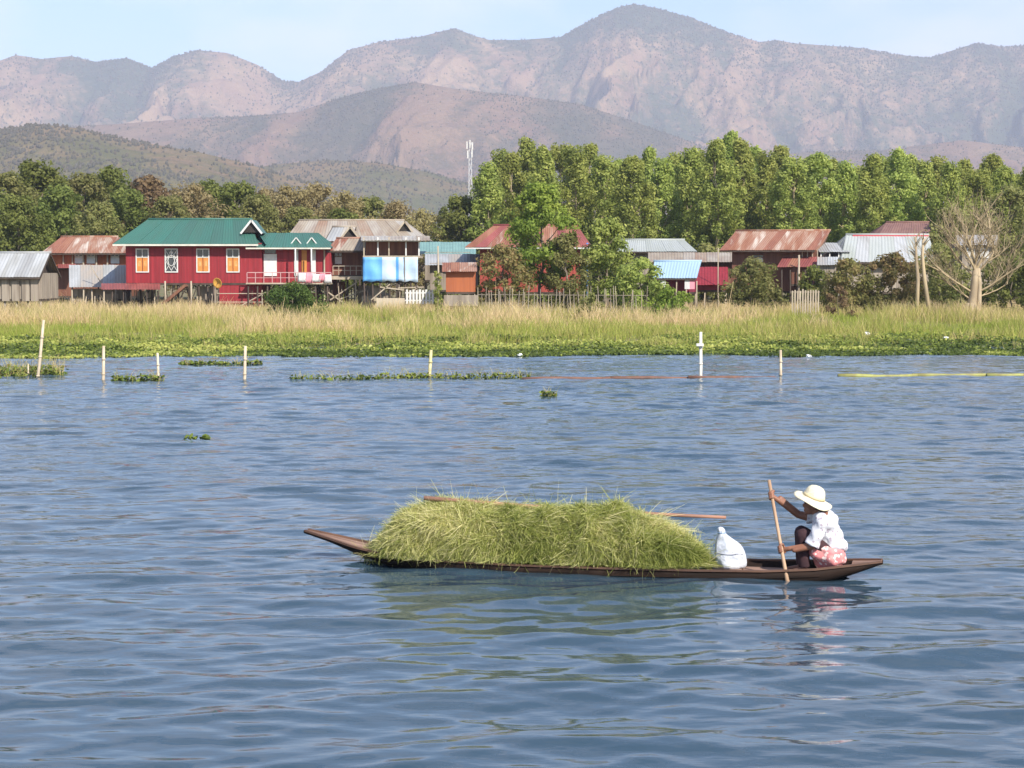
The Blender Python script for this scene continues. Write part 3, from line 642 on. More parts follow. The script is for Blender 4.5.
scrap(946, 338, .07, 'white scrap among the plants near the right edge', 84)

# ------------------------------------------------------------------ village
RUST = [mat(f'rusty_sheet_{i}', a, b, 1.3, .8, .004, stretch=(1.5, .22, .22), c3=c) for i, (a, b, c) in enumerate((((.24, .10, .06), (.38, .27, .21), (.29, .14, .09)), ((.20, .08, .05), (.30, .14, .09), (.26, .11, .07)), ((.34, .20, .15), (.50, .42, .36), (.30, .16, .11)), ((.28, .12, .08), (.42, .34, .28), (.22, .09, .06))))]
TIN = [mat(f'grey_tin_sheet_{i}', a, b, 1.1, .55, .003, stretch=(1.2, .3, .3), metal=.0) for i, (a, b) in enumerate((((.34, .35, .36), (.27, .27, .27)), ((.40, .41, .42), (.30, .30, .29)), ((.31, .30, .29), (.36, .31, .26))))]
TANTIN = [mat(f'stained_tin_sheet_{i}', a, b, 1.1, .65, .003, stretch=(1.2, .3, .3)) for i, (a, b) in enumerate((((.34, .29, .23), (.27, .21, .16)), ((.37, .33, .28), (.28, .22, .18)), ((.27, .17, .12), (.34, .28, .22)), ((.40, .38, .35), (.33, .29, .25))))]
PALEROOF = [mat('pale_grey_sheet', (.40, .42, .40), (.33, .35, .33), .8, .5, stretch=(1, .3, .3)), mat('pale_grey_sheet_b', (.37, .39, .38), (.32, .34, .31), .8, .5, stretch=(1, .3, .3))]
GREENROOF = [mat('green_painted_sheet', (.045, .14, .112), (.05, .12, .098), .8, .45, stretch=(1, .3, .3)), mat('green_painted_sheet_b', (.045, .145, .115), (.052, .13, .103), .8, .45, stretch=(1, .3, .3))]
BLUEROOF = [mat('pale_blue_sheet', (.33, .46, .59), (.30, .42, .55), .8, .5, stretch=(1, .3, .3))]
MAROONROOF = [mat('maroon_sheet', (.26, .07, .07), (.20, .055, .055), 1, .6, stretch=(1, .3, .3)), mat('maroon_sheet_b', (.30, .09, .08), (.2, .06, .055), 1, .6, stretch=(1, .3, .3))]
REDWALL = mat('red_painted_boards', (.31, .028, .036), (.20, .02, .026), 1.2, .6, .006, stretch=(4.5, 4.5, .15), detail=2)
ORANGEWALL = mat('orange_brown_boards', (.42, .13, .05), (.32, .095, .04), 1.4, .7, .006, stretch=(3.5, 3.5, .2))
BROWNWALL = mat('brown_boards', (.21, .09, .055), (.14, .06, .04), 1.4, .75, .006, stretch=(3.5, 3.5, .2))
GREYWOOD = mat('weathered_grey_boards', (.34, .29, .23), (.20, .165, .13), 1.4, .9, .008, stretch=(3.5, 3.5, .2), c3=(.28, .235, .19))
DARKWOOD = mat('dark_timber', (.09, .065, .05), (.05, .038, .03), 3, .85, stretch=(1, 1, .3))
PALEWOOD = mat('pale_timber', (.44, .37, .28), (.32, .26, .19), 3, .8, stretch=(1, 1, .3))
WHITE = mat('white_paint', (.66, .65, .62), (.58, .56, .53), 3, .5)
GLASS = mat('dark_window_glass', (.05, .055, .06), (.03, .035, .04), 1, .12, spec=.6)
SHUTTER = mat('orange_shutter', (.58, .24, .06), (.50, .20, .05), 2, .6)
TARP = mat('blue_tarp', (.10, .33, .70), (.17, .42, .78), .7, .5, .05, stretch=(1, 1, .6), c3=(.13, .38, .74), bscale=1.3)
TARP_W = mat('pale_blue_tarp', (.40, .54, .68), (.50, .60, .70), .7, .5, .05, bscale=1.3)
REDSHED = mat('bright_red_sheet', (.27, .028, .04), (.20, .02, .03), 1.5, .6, stretch=(3, 3, .3))
SHADOW = mat('gable_shade_boards', (.05, .04, .035), (.035, .03, .025), 2, .9)  # dark boards: shade inside the gables put into the colour

class House:
    def __init__(s, name, label, u, D, yaw=0, cat='house'):
        s.D = D; s.x0 = X(u, D); s.g = GZ(s.x0, D); s.root = empty(name, (s.x0, D, s.g), R(yaw)); tag(s.root, label, cat); s.r = random.Random(int(u)+int(D))
    def x(s, u, y=0): return X(u, s.D+y) - s.x0
    def z(s, v, y=0): return Z(v, s.D+y) - s.g
    def part(s, mb, name, m, parent=None, smooth=False): return mb.build(name, m, parent or s.root, smooth)
    def wall(s, u0, u1, v0, v1, depth, m, y=0, zb=None, name='wall'):
        """shell of four boarded walls"""
        a, b, t, q = s.x(u0, y), s.x(u1, y), s.z(v0, y), (s.z(v1, y) if zb is None else zb); mb = MB()
        mb.box((a, y, q), (b, y+.08, t)); mb.box((a, y+.082, q), (a+.08, y+depth, t)); mb.box((b-.08, y+.082, q), (b, y+depth, t)); mb.box((a+.082, y+depth-.08, q), (b-.082, y+depth, t))
        w = s.part(mb, name, m)
        # board battens
        n = max(2, int((b-a)/.42)); bt = MB()
        for i in range(n+1):
            x = a + (b-a-.05)*i/n; bt.box((x, y-.018, q+.01), (x+.045, y-.001, t-.01))
        nd = max(2, int(depth/.6))
        for i in range(nd):
            yy = y+.1+(depth-.2)*i/nd
            bt.box((b+.001, yy, q+.01), (b+.018, yy+.045, t-.01)); bt.box((a-.018, yy, q+.01), (a-.001, yy+.045, t-.01))
        s.part(bt, 'board_batten', m, w)
        fl = MB().box((a+.01, y+.01, q-.13), (b-.01, y+depth-.01, q-.003)); s.part(fl, 'floor', DARKWOOD)
        return w
    def stilts(s, us, v_top, ys=(0.1,), rad=.07, m=None, top=None):
        for y in ys:
            for u in us:
                x = s.x(u, y)+s.r.uniform(-.05, .05); t = s.z(v_top, y) if top is None else top
                MB().tube([(x+s.r.uniform(-.06, .06), y, -.5), (x, y, t-.13)], [rad, rad*.85], 6).build('stilt', m or DARKWOOD, s.root, True)
    def slope(s, a, b, c, d, mats, sheet=.85, parent=None, name='roof_sheet', ribs=4):
        """roof plane from eave a->b up to ridge c->d, laid in overlapping corrugated sheets"""
        a, b, c, d = map(Vector, (a, b, c, d)); n = max(1, round(max((b-a).length, (d-c).length)/sheet))
        nrm = (b-a).cross(c-a) if (b-a).length > 1e-3 else (d-c).cross(c-a)
        nrm.normalize()
        if nrm.z < 0: nrm = -nrm
        for i in range(n):
            m = MB(); cols = ribs*4; vs = []; off = .012*(i % 2) + s.r.uniform(0, .008); drop = s.r.uniform(0, .05)
            for lay in (0, -.012):
                for k in range(cols+1):
                    f = (i + k/cols*1.0)/n; h = nrm*(.011*math.sin(k*math.pi/2) + off + lay)
                    e0, r0 = a.lerp(b, f), c.lerp(d, f); e0 = e0 + (e0-r0)*drop*.2 if (e0-r0).length else e0
                    vs += [e0 + h, r0 + h]
            fs = []; o = 2*(cols+1)
            for k in range(cols): fs += [(2*k, 2*k+2, 2*k+3, 2*k+1), (o+2*k, o+2*k+1, o+2*k+3, o+2*k+2)]
            fs += [(2*k, o+2*k, o+2*k+2, 2*k+2) for k in range(cols)]
            m.add(vs, fs); m.build(name, s.r.choice(mats), parent or s.root)
    def gable_roof(s, u0, u1, ve, vr, depth, mats, y=0, ov=.6, ru=None, gm=None, trim=None, sheet=.85):
        """ridge along the front; eave between pixel columns u0..u1 on row ve, ridge on row vr; ru = ridge columns"""
        ym = y+depth/2; ze = s.z(ve, y-ov); zr = s.z(vr, ym); a, b = s.x(u0, y-ov), s.x(u1, y-ov)
        ra, rb = (s.x(ru[0], ym), s.x(ru[1], ym)) if ru else (a, b)
        yb = y+depth+ov
        s.slope((a, y-ov, ze), (b, y-ov, ze), (ra, ym, zr), (rb, ym, zr), mats, sheet)
        s.slope((b, yb, ze), (a, yb, ze), (rb, ym, zr), (ra, ym, zr), mats, sheet)
        MB().tube([(ra-.05, ym, zr+.03), (rb+.05, ym, zr+.03)], .09, 6).build('ridge_cap', mats[0], s.root, True)
        for xe, xr, sg in ((a, ra, 1), (b, rb, -1)):
            if abs(xe-xr) < .5:
                x = (xe+xr)/2 + sg*.55; MB().prism([(x, y+.02, ze-.1), (x, y+depth-.02, ze-.1), (x, ym, zr-.14)], (sg*.06, 0, 0)).build('gable_wall', gm or GREYWOOD, s.root)
                xb = xe
                mb = MB(); mb.bar((xb, y-ov, ze-.06), (xr, ym, zr-.06), .05, .14); mb.bar((xb, yb, ze-.06), (xr, ym, zr-.06), .05, .14); mb.build('barge_board', trim or DARKWOOD, s.root)
            else:
                s.slope((xe, y-ov, ze), (xe, yb, ze), (xr, ym, zr), (xr, ym+.02, zr), mats, sheet)
        mb = MB().box((a+.02, y-ov+.01, ze-.13), (b-.02, y-ov+.05, ze-.02)); mb.build('fascia', trim or DARKWOOD, s.root)
    def shed_roof(s, u0, u1, v_lo, v_hi, y0, y1, mats, sheet=.85, um=None):
        a, b = s.x(u0, y0), s.x(u1, y0); c, d = (s.x(um[0], y1), s.x(um[1], y1)) if um else (s.x(u0, y1), s.x(u1, y1))
        s.slope((a, y0, s.z(v_lo, y0)), (b, y0, s.z(v_lo, y0)), (c, y1, s.z(v_hi, y1)), (d, y1, s.z(v_hi, y1)), mats, sheet)
    def window(s, u0, u1, v0, v1, style='shutter', y=0, frame=None):
        a, b, t, q = s.x(u0, y), s.x(u1, y), s.z(v0, y), s.z(v1, y); f = frame or WHITE; w = .075
        mb = MB(); yo, yi = y-.07, y-.019
        mb.box((a, yo, q), (a+w, yi, t)); mb.box((b-w, yo, q), (b, yi, t)); mb.box((a+w, yo, t-w), (b-w, yi, t)); mb.box((a+w, yo, q), (b-w, yi, q+w))
        zm = q+(t-q)*.62; xm = (a+b)/2
        mb.box((a+w, yo+.005, zm), (b-w, yi, zm+.05)); mb.box((xm-.025, yo+.006, zm+.05), (xm+.025, yi, t-w))
        win = s.part(mb, 'window', f)
        for k in (0, 1):
            x0, x1 = (a+w, xm-.025) if k == 0 else (xm+.025, b-w)
            s.part(MB().box((x0, y-.035, zm+.05), (x1, yi, t-w)), 'pane', GLASS, win)
            if style == 'shutter':
                p = MB().box((x0, y-.045, q+w+.01), (x1, yi, zm-.01)); s.part(p, 'shutter', SHUTTER, win)
                c = (x0+x1)/2; s.part(MB().box((c-.09, y-.053, q+(zm-q)*.42), (c+.09, y-.046, q+(zm-q)*.78)), 'shutter_panel', mat('shutter_panel_tan', (.62, .36, .14), (.5, .26, .09), 5, .6), win)
        if style == 'lattice':
            s.part(MB().box((a+w, y-.035, q+w), (b-w, yi, zm)), 'pane', GLASS, win)
            m = MB(); cz = (q+t)/2; rx, rz = (b-a)/2-w, (t-q)*.42
            ring = [(xm, cz+rz), (xm+rx, cz), (xm, cz-rz), (xm-rx, cz)]
            for i in range(4): m.bar((ring[i][0], y-.085, ring[i][1]), (ring[(i+1) % 4][0], y-.085, ring[(i+1) % 4][1]), .055, .03)
            for i in range(8):
                a0, a1 = i*math.pi/4, (i+1)*math.pi/4; m.bar((xm+math.cos(a0)*rx*.62, y-.095, cz+math.sin(a0)*rz*.55), (xm+math.cos(a1)*rx*.62, y-.095, cz+math.sin(a1)*rz*.55), .05, .03)
            for sx in (-1, 1):
                for sz in (-1, 1): m.bar((xm+sx*rx, y-.09, cz+sz*rz), (xm+sx*rx*.45, y-.09, cz+sz*rz*.5), .045, .03)
            s.part(m, 'lattice', WHITE, win)
        if style == 'plain':
            s.part(MB().box((a+w, y-.035, q+w), (b-w, yi, zm)), 'curtain', WHITE, win)
        return win
    def brace(s, pts, m=None, w=.07, name='brace', y=0):
        for (u0, v0, u1, v1) in pts: MB().bar((s.x(u0, y), y, s.z(v0, y)), (s.x(u1, y), y, s.z(v1, y)), w).build(name, m or DARKWOOD, s.root)
    def clutter(s, u0, u1, vt, n, y0=-.4, y1=2.5):
        """props and leaning sticks under a raised floor"""
        for i in range(n):
            u = s.r.uniform(u0, u1); y = s.r.uniform(y0, y1); x = s.x(u, y); t = s.z(vt, y)-.1; k = s.r.uniform(.4, 1.0); ln = s.r.uniform(-.7, .7)*s.r.random()
            MB().tube([(x-ln*k, y, -.3), (x, y+s.r.uniform(-.15, .15), t*k)], [s.r.uniform(.03, .06), .03], 5).build('prop', s.r.choice((DARKWOOD, PALEWOOD, GREYWOOD, DARKWOOD)), s.root, True)
        for i in range(max(1, n//5)):
            u = s.r.uniform(u0, u1); y = s.r.uniform(.3, y1); x = s.x(u, y); w = s.r.uniform(.4, 1.2); t = s.z(vt, y)
            MB().box((x-w/2, y, t*.05), (x+w/2, y+.05, t*s.r.uniform(.5, .95))).build('under_floor_screen', s.r.choice((GREYWOOD, BROWNWALL, PALEWOOD)), s.root)
    def railing(s, u0, u1, v0, v1, y, n, m, sides=0):
        a, b, t, q = s.x(u0, y), s.x(u1, y), s.z(v0, y), s.z(v1, y)
        mb = MB(); mb.bar((a, y, t), (b, y, t), .05); mb.bar((a, y, (t+q)/2), (b, y, (t+q)/2), .035); rl = s.part(mb, 'railing', m)
        for i in range(n+1):
            x = a+(b-a)*i/n; s.part(MB().bar((x, y+.003, q), (x, y+.003, t), .045), 'baluster', m, rl)

def gablet(h, u, va, hw, vb, y0, y1, roofm, trim, dark=None):
    """small gable standing out of a roof: dark triangle, two roof boards, barge boards"""
    xa, za, zb = h.x(u, y0), h.z(va, y0), h.z(vb, y0); w = h.x(u+hw, y0)-xa
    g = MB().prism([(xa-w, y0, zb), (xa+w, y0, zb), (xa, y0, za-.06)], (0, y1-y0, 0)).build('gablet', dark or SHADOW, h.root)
    for sg in (-1, 1):
        e, t = Vector((xa+sg*w*1.12, y0-.15, zb-.06)), Vector((xa, y0-.15, za)); n = Vector((sg*(za-zb), 0, w)).normalized()*.035
        MB().prism([e, t, t+n, e+n], (0, y1-y0+.15, 0)).build('gablet_roof', roofm, g)
        MB().bar(e + Vector((0, -.03, -.02)), t + Vector((0, -.03, -.02)), .05, .13).build('barge_board', trim, g)
# --- big red house with the green roof
h = House('red_house', 'big red stilt house with green metal roof and orange shutters', 190, 130)
h.wall(126, 262, 243, 283, 6.5, REDWALL)
ym, ze, zr = 3.0, h.z(244, -.7), h.z(219.5, 3.0); yb = 7.2
E0, E1 = h.x(113, -.7), h.x(258.5, -.7); R0, R1 = h.x(149, ym), h.x(250, ym)
h.slope((E0, -.7, ze), (E1, -.7, ze), (R0, ym, zr), (R1, ym, zr), GREENROOF, .8)
h.slope((E1, yb, ze), (E0, yb, ze), (R1, ym, zr), (R0, ym, zr), GREENROOF, .8)
h.slope((E0, yb, ze), (E0, -.7, ze), (R0, ym, zr), (R0, ym-.02, zr), GREENROOF, .8)
h.slope((E1+.5, -.7, ze-.02), (E1+.5, yb, ze-.02), (R1, ym, zr), (R1, ym+.02, zr), GREENROOF, .8)
gablet(h, 252, 220, 9.5, 232.5, .6, 3.0, GREENROOF[0], WHITE)
MB().tube([(R0, ym, zr+.03), (R1+.2, ym, zr+.03)], .09, 6).build('ridge_cap', GREENROOF[0], h.root, True)
MB().box((E0, -.76, ze-.13), (E1, -.71, ze-.01)).build('fascia', mat('cream_trim', (.62, .60, .52), (.5, .47, .4), 3, .6), h.root)
for u0, st in ((136, 'shutter'), (165, 'lattice'), (196.5, 'shutter'), (226.5, 'shutter')): h.window(u0, u0+13.2, 248.5, 272.5, st)
h.wall(219, 262, 284.5, 309, 4.5, REDWALL, y=.05, name='lower_wall')
h.stilts([128, 140, 152, 165, 178, 190, 198, 207, 214], 283, (.15, 3, 6), .075)
for u in (165, 191, 217): MB().tube([(h.x(u, -.6), -.6, -.4), (h.x(u, -.6), -.6, h.z(281, -.6))], .06, 6).build('porch_post', PALEWOOD, h.root, True)
# stairs, slanting up to the right
st = MB(); p0, p1 = Vector((h.x(163), -.4, h.z(305))), Vector((h.x(187), -.4, h.z(285)))
for yy in (-.75, -.05): st.bar(p0+Vector((0, yy+.4, 0)), p1+Vector((0, yy+.4, 0)), .07, .2)
stairs = st.build('stairs', mat('red_brown_timber', (.22, .10, .06), (.15, .07, .045), 3, .8), h.root)
for i in range(8):
    c = p0.lerp(p1, (i+.5)/8); MB().box((c.x-.13, -.72, c.z-.02), (c.x+.13, -.08, c.z+.02)).build('tread', MATS['red_brown_timber'], stairs)
h.shed_roof(101, 160, 289.5, 283.5, -2.2, -.1, MAROONROOF)     # low rusty lean-to roof
h.stilts([112, 124, 131, 146, 158], 289, (-2.0,), .05)
h.brace([(124, 289, 134, 304), (140, 304, 150, 289), (128, 303, 160, 296), (198, 284, 190, 304), (176, 304, 187, 287)], w=.06)
h.brace([(216, 302, 262, 302), (217, 293.5, 262, 293.5)], PALEWOOD, .05, 'fence_rail', y=-.75)
h.brace([(215, 287, 215, 308), (262, 290, 262, 308), (240, 306, 266, 292)], PALEWOOD, .06, 'fence_post', y=-.75)
h.clutter(128, 214, 284, 22); h.clutter(248, 330, 285, 18, -.7, 3.5)
# right wing with balcony
h.wall(263, 331, 247, 283, 4.5, REDWALL, y=.25, name='wing_wall')
ze2, zr2 = h.z(247.5, -.6), h.z(233, 2.2); a, b, c, d = h.x(246, -.6), h.x(331, -.6), h.x(262, 2.2), h.x(318, 2.2)
h.slope((a, -.6, ze2), (b, -.6, ze2), (c, 2.2, zr2), (d, 2.2, zr2), GREENROOF, .8); h.slope((b, 5.2, ze2), (a, 5.2, ze2), (d, 2.2, zr2), (c, 2.2, zr2), GREENROOF, .8)
h.slope((b, -.6, ze2), (b, 5.2, ze2), (d, 2.2, zr2), (d, 2.22, zr2), GREENROOF, .8)
MB().box((a, -.66, ze2-.11), (b, -.61, ze2-.01)).build('fascia', MATS['cream_trim'], h.root)
for u in (297, 312.5):                                         # two little gablets
    x = h.x(u, .6); zz = h.z(240.5, .6); gm = MB(); gm.prism([(x-.32, .2, zz-.25), (x+.32, .2, zz-.25), (x, .2, zz+.16)], (0, .9, 0)); gb = gm.build('gablet', GREENROOF[0], h.root)
    m = MB(); m.bar((x-.38, .16, zz-.28), (x, .16, zz+.2), .05, .07); m.bar((x+.38, .16, zz-.28), (x, .16, zz+.2), .05, .07); m.build('barge_board', WHITE, gb)
dr = MB().box((h.x(263.5), .17, h.z(276)), (h.x(276.5), .229, h.z(254))).build('door', WHITE, h.root)
MB().box((h.x(264.5), .16, h.z(253.5)), (h.x(275.5), .228, h.z(249.5))).build('pane', GLASS, dr)
for u0, u1, m in ((294, 298, WHITE), (301.5, 306.5, SHUTTER), (311, 315.5, WHITE)): MB().box((h.x(u0), .16, h.z(276)), (h.x(u1), .228, h.z(250))).build('door', m, h.root)
MB().box((h.x(246, -.9), -1.0, h.z(284.2, -.9)), (h.x(331, -.9), .23, h.z(282.8, -.9))).build('balcony_deck', PALEWOOD, h.root)
h.railing(247, 331, 272.5, 283, -.95, 10, mat('dusty_pink_rail', (.52, .34, .33), (.44, .26, .26), 3, .6))
for u in (295.5, 311.5): MB().tube([(h.x(u, -.8), -.8, h.z(284, -.8)), (h.x(u, -.8), -.8, h.z(248, -.8))], .05, 6).build('porch_post', WHITE, h.root, True)
h.stilts([248, 258, 268, 280, 292, 304, 316, 328], 284, (-.8, 2, 4), .07)
h.brace([(249, 304, 277, 286), (262, 300, 292, 284), (252, 290, 252, 307)], w=.06, y=-.5)
def laundry(hs, u, v0, v1, w, y, m, label):
    x = hs.x0 + hs.x(u, y); t = Z(v0, hs.D+y); q = Z(v1, hs.D+y); mb = MB(); n = 6; vs = []; fs = []
    for j in range(4):
        for i in range(n+1):
            vs.append((w*(i/n-.5)*(1+.06*j*math.sin(u)), .03*math.sin(i*2.1+j+u)-.05, (t-q)*(1-j/3)))
    for lay in (0,):
        for j in range(3):
            for i in range(n): fs.append((j*(n+1)+i, j*(n+1)+i+1, (j+1)*(n+1)+i+1, (j+1)*(n+1)+i))
    mb.add(vs, fs); o = mb.build('laundry_cloth', m, None, True, (x, hs.D+y, q)); sm = o.modifiers.new('thickness', 'SOLIDIFY'); sm.thickness = .012
    tag(o, label, 'laundry', 'washing hung on the red house balcony')
PINK = mat('pink_cloth', (.75, .30, .36), (.68, .25, .3), 3, .9); WCL = mat('white_cloth', (.60, .59, .58), (.55, .53, .53), 3, .9)
laundry(h, 302, 273, 282, .5, -1.02, WCL, 'white cloth hung at the left end of the balcony washing')
laundry(h, 309, 273, 283, .45, -1.02, PINK, 'pink cloth hung second from the left on the balcony')
laundry(h, 316, 274, 282, .5, -1.02, WCL, 'white cloth hung between two pink cloths on the balcony')
laundry(h, 322.5, 273.5, 281, .4, -1.02, PINK, 'pink cloth hung second from the right on the balcony')
laundry(h, 328, 274.5, 283, .45, -1.02, WCL, 'white cloth hung at the right end of the balcony washing')
dsh = empty('satellite_dish', (X(217.5, 129.2), 129.2, Z(283, 129.2))); tag(dsh, 'orange dish on a post at the corner of the red house', 'dish')
mb = MB(); rings = [(0, .09), (.14, .07), (.28, .02), (.37, -.04)]; vs = []; fs = []
for rr, yy in rings:
    for k in range(16): w = k*math.pi/8; vs.append((math.cos(w)*rr*.9, yy, math.sin(w)*rr))
for j in range(3):
    for k in range(16): fs.append((j*16+k, j*16+(k+1) % 16, j*16+16+(k+1) % 16, j*16+16+k))
mb.add(vs, fs); o = mb.build('reflector', mat('orange_enamel', (.62, .34, .07), (.5, .27, .06), 2, .5), dsh, True); o.modifiers.new('thickness', 'SOLIDIFY').thickness = .02
o.rotation_euler = (R(14), 0, R(-18))
mb = MB().tube([(0, .14, -2.0), (0, .14, 0)], .035, 6); mb.tube([(0, .1, 0), (.0, -.35, -.1)], .015, 5); mb.build('mount', DARKWOOD, dsh)

# --- left edge: grey shed, orange house, grey tin shed
h = House('grey_shed', 'weathered grey timber shed with tin roof at the left edge', 15, 122)
h.wall(-22, 41, 273, 299, 4.6, GREYWOOD); h.gable_roof(-26, 40, 277, 253, 4.6, TIN[:2]+[TANTIN[1]], ov=.5, gm=DARKWOOD, sheet=.9)  # dark gable: shadow under the eaves put into its colour
h.stilts([-20, -8, 4, 16, 28, 40], 299, (.1, 4.4), .07, GREYWOOD)
for k, u in enumerate((2, 12, 22, 31)): MB().box((h.x(u), -.12, h.z(301)), (h.x(u+7.5), -.03, h.z(279+(k*5) % 3))).build('wall_panel', GREYWOOD, h.root)
h = House('orange_house', 'two storey orange board house with rusty roof left of the red house', 88, 143)
h.wall(50, 130, 250, 268, 6, ORANGEWALL); h.gable_roof(41, 134, 253, 237, 6.0, RUST, ov=.8, ru=(62, 118))
for u in (75, 87, 111): h.window(u, u+8.5, 252.5, 263.5, 'plain')
h.wall(50, 130, 268.5, 296, 5.6, BROWNWALL, y=.3, name='lower_wall'); h.stilts([55, 70, 85, 100, 115, 128], 296, (.4,), .08)
h.shed_roof(58, 76, 268, 264, -1.4, -.1, MAROONROOF)
for u in (64, 73, 84, 97, 108): MB().bar((h.x(u), -.12, h.z(268)), (h.x(u), -.12, h.z(252)), .1).build('porch_post', PALEWOOD, h.root)
h = House('tin_shed', 'open shed with light grey tin roof below the orange house', 98, 133)
h.shed_roof(69, 126, 287, 265, -.6, 3.2, TIN, .8); h.wall(72, 124, 289, 299, 2.5, GREYWOOD, y=.3)
h.stilts([72, 84, 91, 104, 116, 125], 286.5, (-.4,), .06, PALEWOOD); h.stilts([72, 98, 124], 266, (3.0,), .06)
h.brace([(90, 265, 104, 288)], PALEWOOD, .05, y=-.65); h.clutter(70, 126, 290, 16, -.5, .2)

# --- brown house, big tin roof, blue tarp
h = House('brown_house', 'brown timber stilt house with patched tin roof beside the balcony', 343, 131)
h.wall(319, 362, 249, 275, 5, BROWNWALL, y=.4); h.gable_roof(326, 366, 250.5, 238.5, 3.2, RUST[2:]+TANTIN, ov=.8, ru=(337, 372), gm=SHADOW)
gablet(h, 371, 240, 7, 251, -.2, 2.0, TANTIN[0], PALEWOOD)
h.clutter(318, 364, 279, 18, -.8, 3.5); h.window(334, 343, 252, 265, 'plain', y=.4, frame=BROWNWALL)
MB().box((h.x(314), -.9, h.z(279.5, -.5)), (h.x(364), .38, h.z(276, -.5))).build('deck', PALEWOOD, h.root)
h.railing(333, 362, 266, 275, -.8, 5, PALEWOOD); h.stilts([318, 328, 338, 347, 355, 363], 277, (-.6, 2.5), .075)
h.brace([(330, 300, 357, 282), (322, 288, 345, 304), (340, 299, 366, 290)], PALEWOOD, .08, y=-.7)
h.brace([(355.5, 278, 355.5, 308), (324.5, 250, 324.5, 300)], PALEWOOD, .09, 'post', y=-.85)
h = House('tin_roof_house', 'long house under a stained tin roof behind the brown house', 360, 144)
h.wall(300, 412, 238, 262, 7, GREYWOOD); h.gable_roof(285, 428, 239.5, 220.5, 7, TANTIN, ov=.9, ru=(300, 404), gm=SHADOW, sheet=.95)
h.gable_roof(325, 352, 241, 227, 3, TANTIN+TIN, y=-3.2, ov=.5, ru=(333, 356), gm=SHADOW)
gablet(h, 405, 221, 7, 231, .9, 3.6, TANTIN[1], PALEWOOD); gablet(h, 350.5, 226.5, 9, 238.5, -3.4, -1.4, TANTIN[0], PALEWOOD)
h.stilts([305, 320, 340, 360, 380, 400, 410], 262, (.1, 3, 6), .08)
h = House('blue_tarp_house', 'open upper floor house on stilts with a blue tarp wall', 392, 128)
MB().box((h.x(363), 0, h.z(258)), (h.x(420), 4.2, h.z(255.6))).build('floor', PALEWOOD, h.root)
h.wall(366, 417, 241, 255, 3.6, BROWNWALL, y=1.0, name='inner_wall')
for u in (364, 378, 389, 406, 419): MB().bar((h.x(u), .06, h.z(256)), (h.x(u), .06, h.z(237)), .09).build('porch_post', WHITE if u in (378, 406, 419) else PALEWOOD, h.root)
h.shed_roof(361, 430, 240.5, 236, -.5, 4.5, TANTIN, .9)
h.brace([(362, 240.8, 420, 240.8)], WHITE, .1, 'beam', y=-.2)
mb = MB(); nx, nz_ = 20, 8; vs = []; fs = []
for j in range(nz_+1):
    for i in range(nx+1):
        f = i/nx; g = j/nz_; vs.append((h.x(363)+(h.x(418)-h.x(363))*f, -.12+.05*math.sin(f*23+g*2)+.03*math.sin(g*9+f*6), h.z(281.5)+(h.z(257.2)-h.z(281.5))*g + (.05*math.sin(f*31) if j == 0 else 0)))
for j in range(nz_):
    for i in range(nx): fs.append((j*(nx+1)+i, j*(nx+1)+i+1, (j+1)*(nx+1)+i+1, (j+1)*(nx+1)+i))
mb.add(vs, fs); o = mb.build('tarp', None, h.root, True); o.data.materials.append(TARP); o.data.materials.append(TARP_W); o.modifiers.new('thickness', 'SOLIDIFY').thickness = .01
for i, p in enumerate(o.data.polygons): p.material_index = 1 if (i % nx) > 6 and (i % nx) not in (12,) else 0
MB().bar((h.x(405), -.2, h.z(282)), (h.x(405), -.2, h.z(256)), .05).build('post', GREYWOOD, h.root)
h.clutter(364, 418, 282, 20, -.4, 3); h.wall(365, 416, 259, 281, 3.2, BROWNWALL, y=.15, name='lower_wall')
h.stilts([364, 372, 380, 389, 397, 405, 416], 281, (.1, 2.8), .075); h.brace([(402, 304, 418, 286), (371, 300, 390, 284), (398, 288, 424, 287), (380, 287, 404, 290)], PALEWOOD, .08)
MB().box((h.x(377), -.5, h.z(308)), (h.x(405), -.42, h.z(298))).build('low_screen', mat('pale_bamboo_screen', (.55, .47, .36), (.42, .35, .26), 3, .9, stretch=(4, 4, .3)), h.root)
f = House('white_picket_fence', 'short white picket fence right of the blue tarp', 420, 125, cat='fence')
for i in range(9): MB().box((f.x(406+i*3.2), 0, f.z(304)), (f.x(408+i*3.2), .03, f.z(289.5+(i % 2)*.8))).build('pale', WHITE, f.root)
MB().box((f.x(405), .031, f.z(293.5)), (f.x(434), .06, f.z(292.2))).build('rail', WHITE, f.root); MB().box((f.x(405), .031, f.z(301)), (f.x(434), .06, f.z(299.8))).build('rail', WHITE, f.root)
f.stilts([406, 420, 433], 292, (.1,), .04, PALEWOOD)

# vine covered pole, small orange hut, roofs behind
h = House('vine_covered_pole', 'thin pole wrapped in green vines right of the blue tarp', 438, 117, cat='pole')
MB().tube([(0, 0, -.4), (.03, 0, 2.2), (0, 0, h.z(246))], [.07, .06, .045], 7).build('pole', PALEWOOD, h.root, True)
cs = [(math.sin(k*1.7)*.12, math.cos(k*2.3)*.12, .2+k*.17) for k in range(15)]; V, Q, t = leaf_cloud(cs, [.22+.12*((k*5) % 3)/2 - .008*k for k in range(15)], 60, .12, 8); link('vine', np_mesh('vine', V, Q, t), L_EUC, h.root)
h = House('orange_hut', 'small orange board hut on stilts with a rusty lean-to roof', 459, 123)
h.clutter(440, 478, 292, 10, -.5, 2); h.wall(446, 475, 270, 292, 2.2, ORANGEWALL); h.shed_roof(442, 477, 271.5, 262.5, -.4, 2.6, RUST, .62); h.stilts([447, 454, 461, 468, 474], 292, (.1, 2), .05, PALEWOOD)
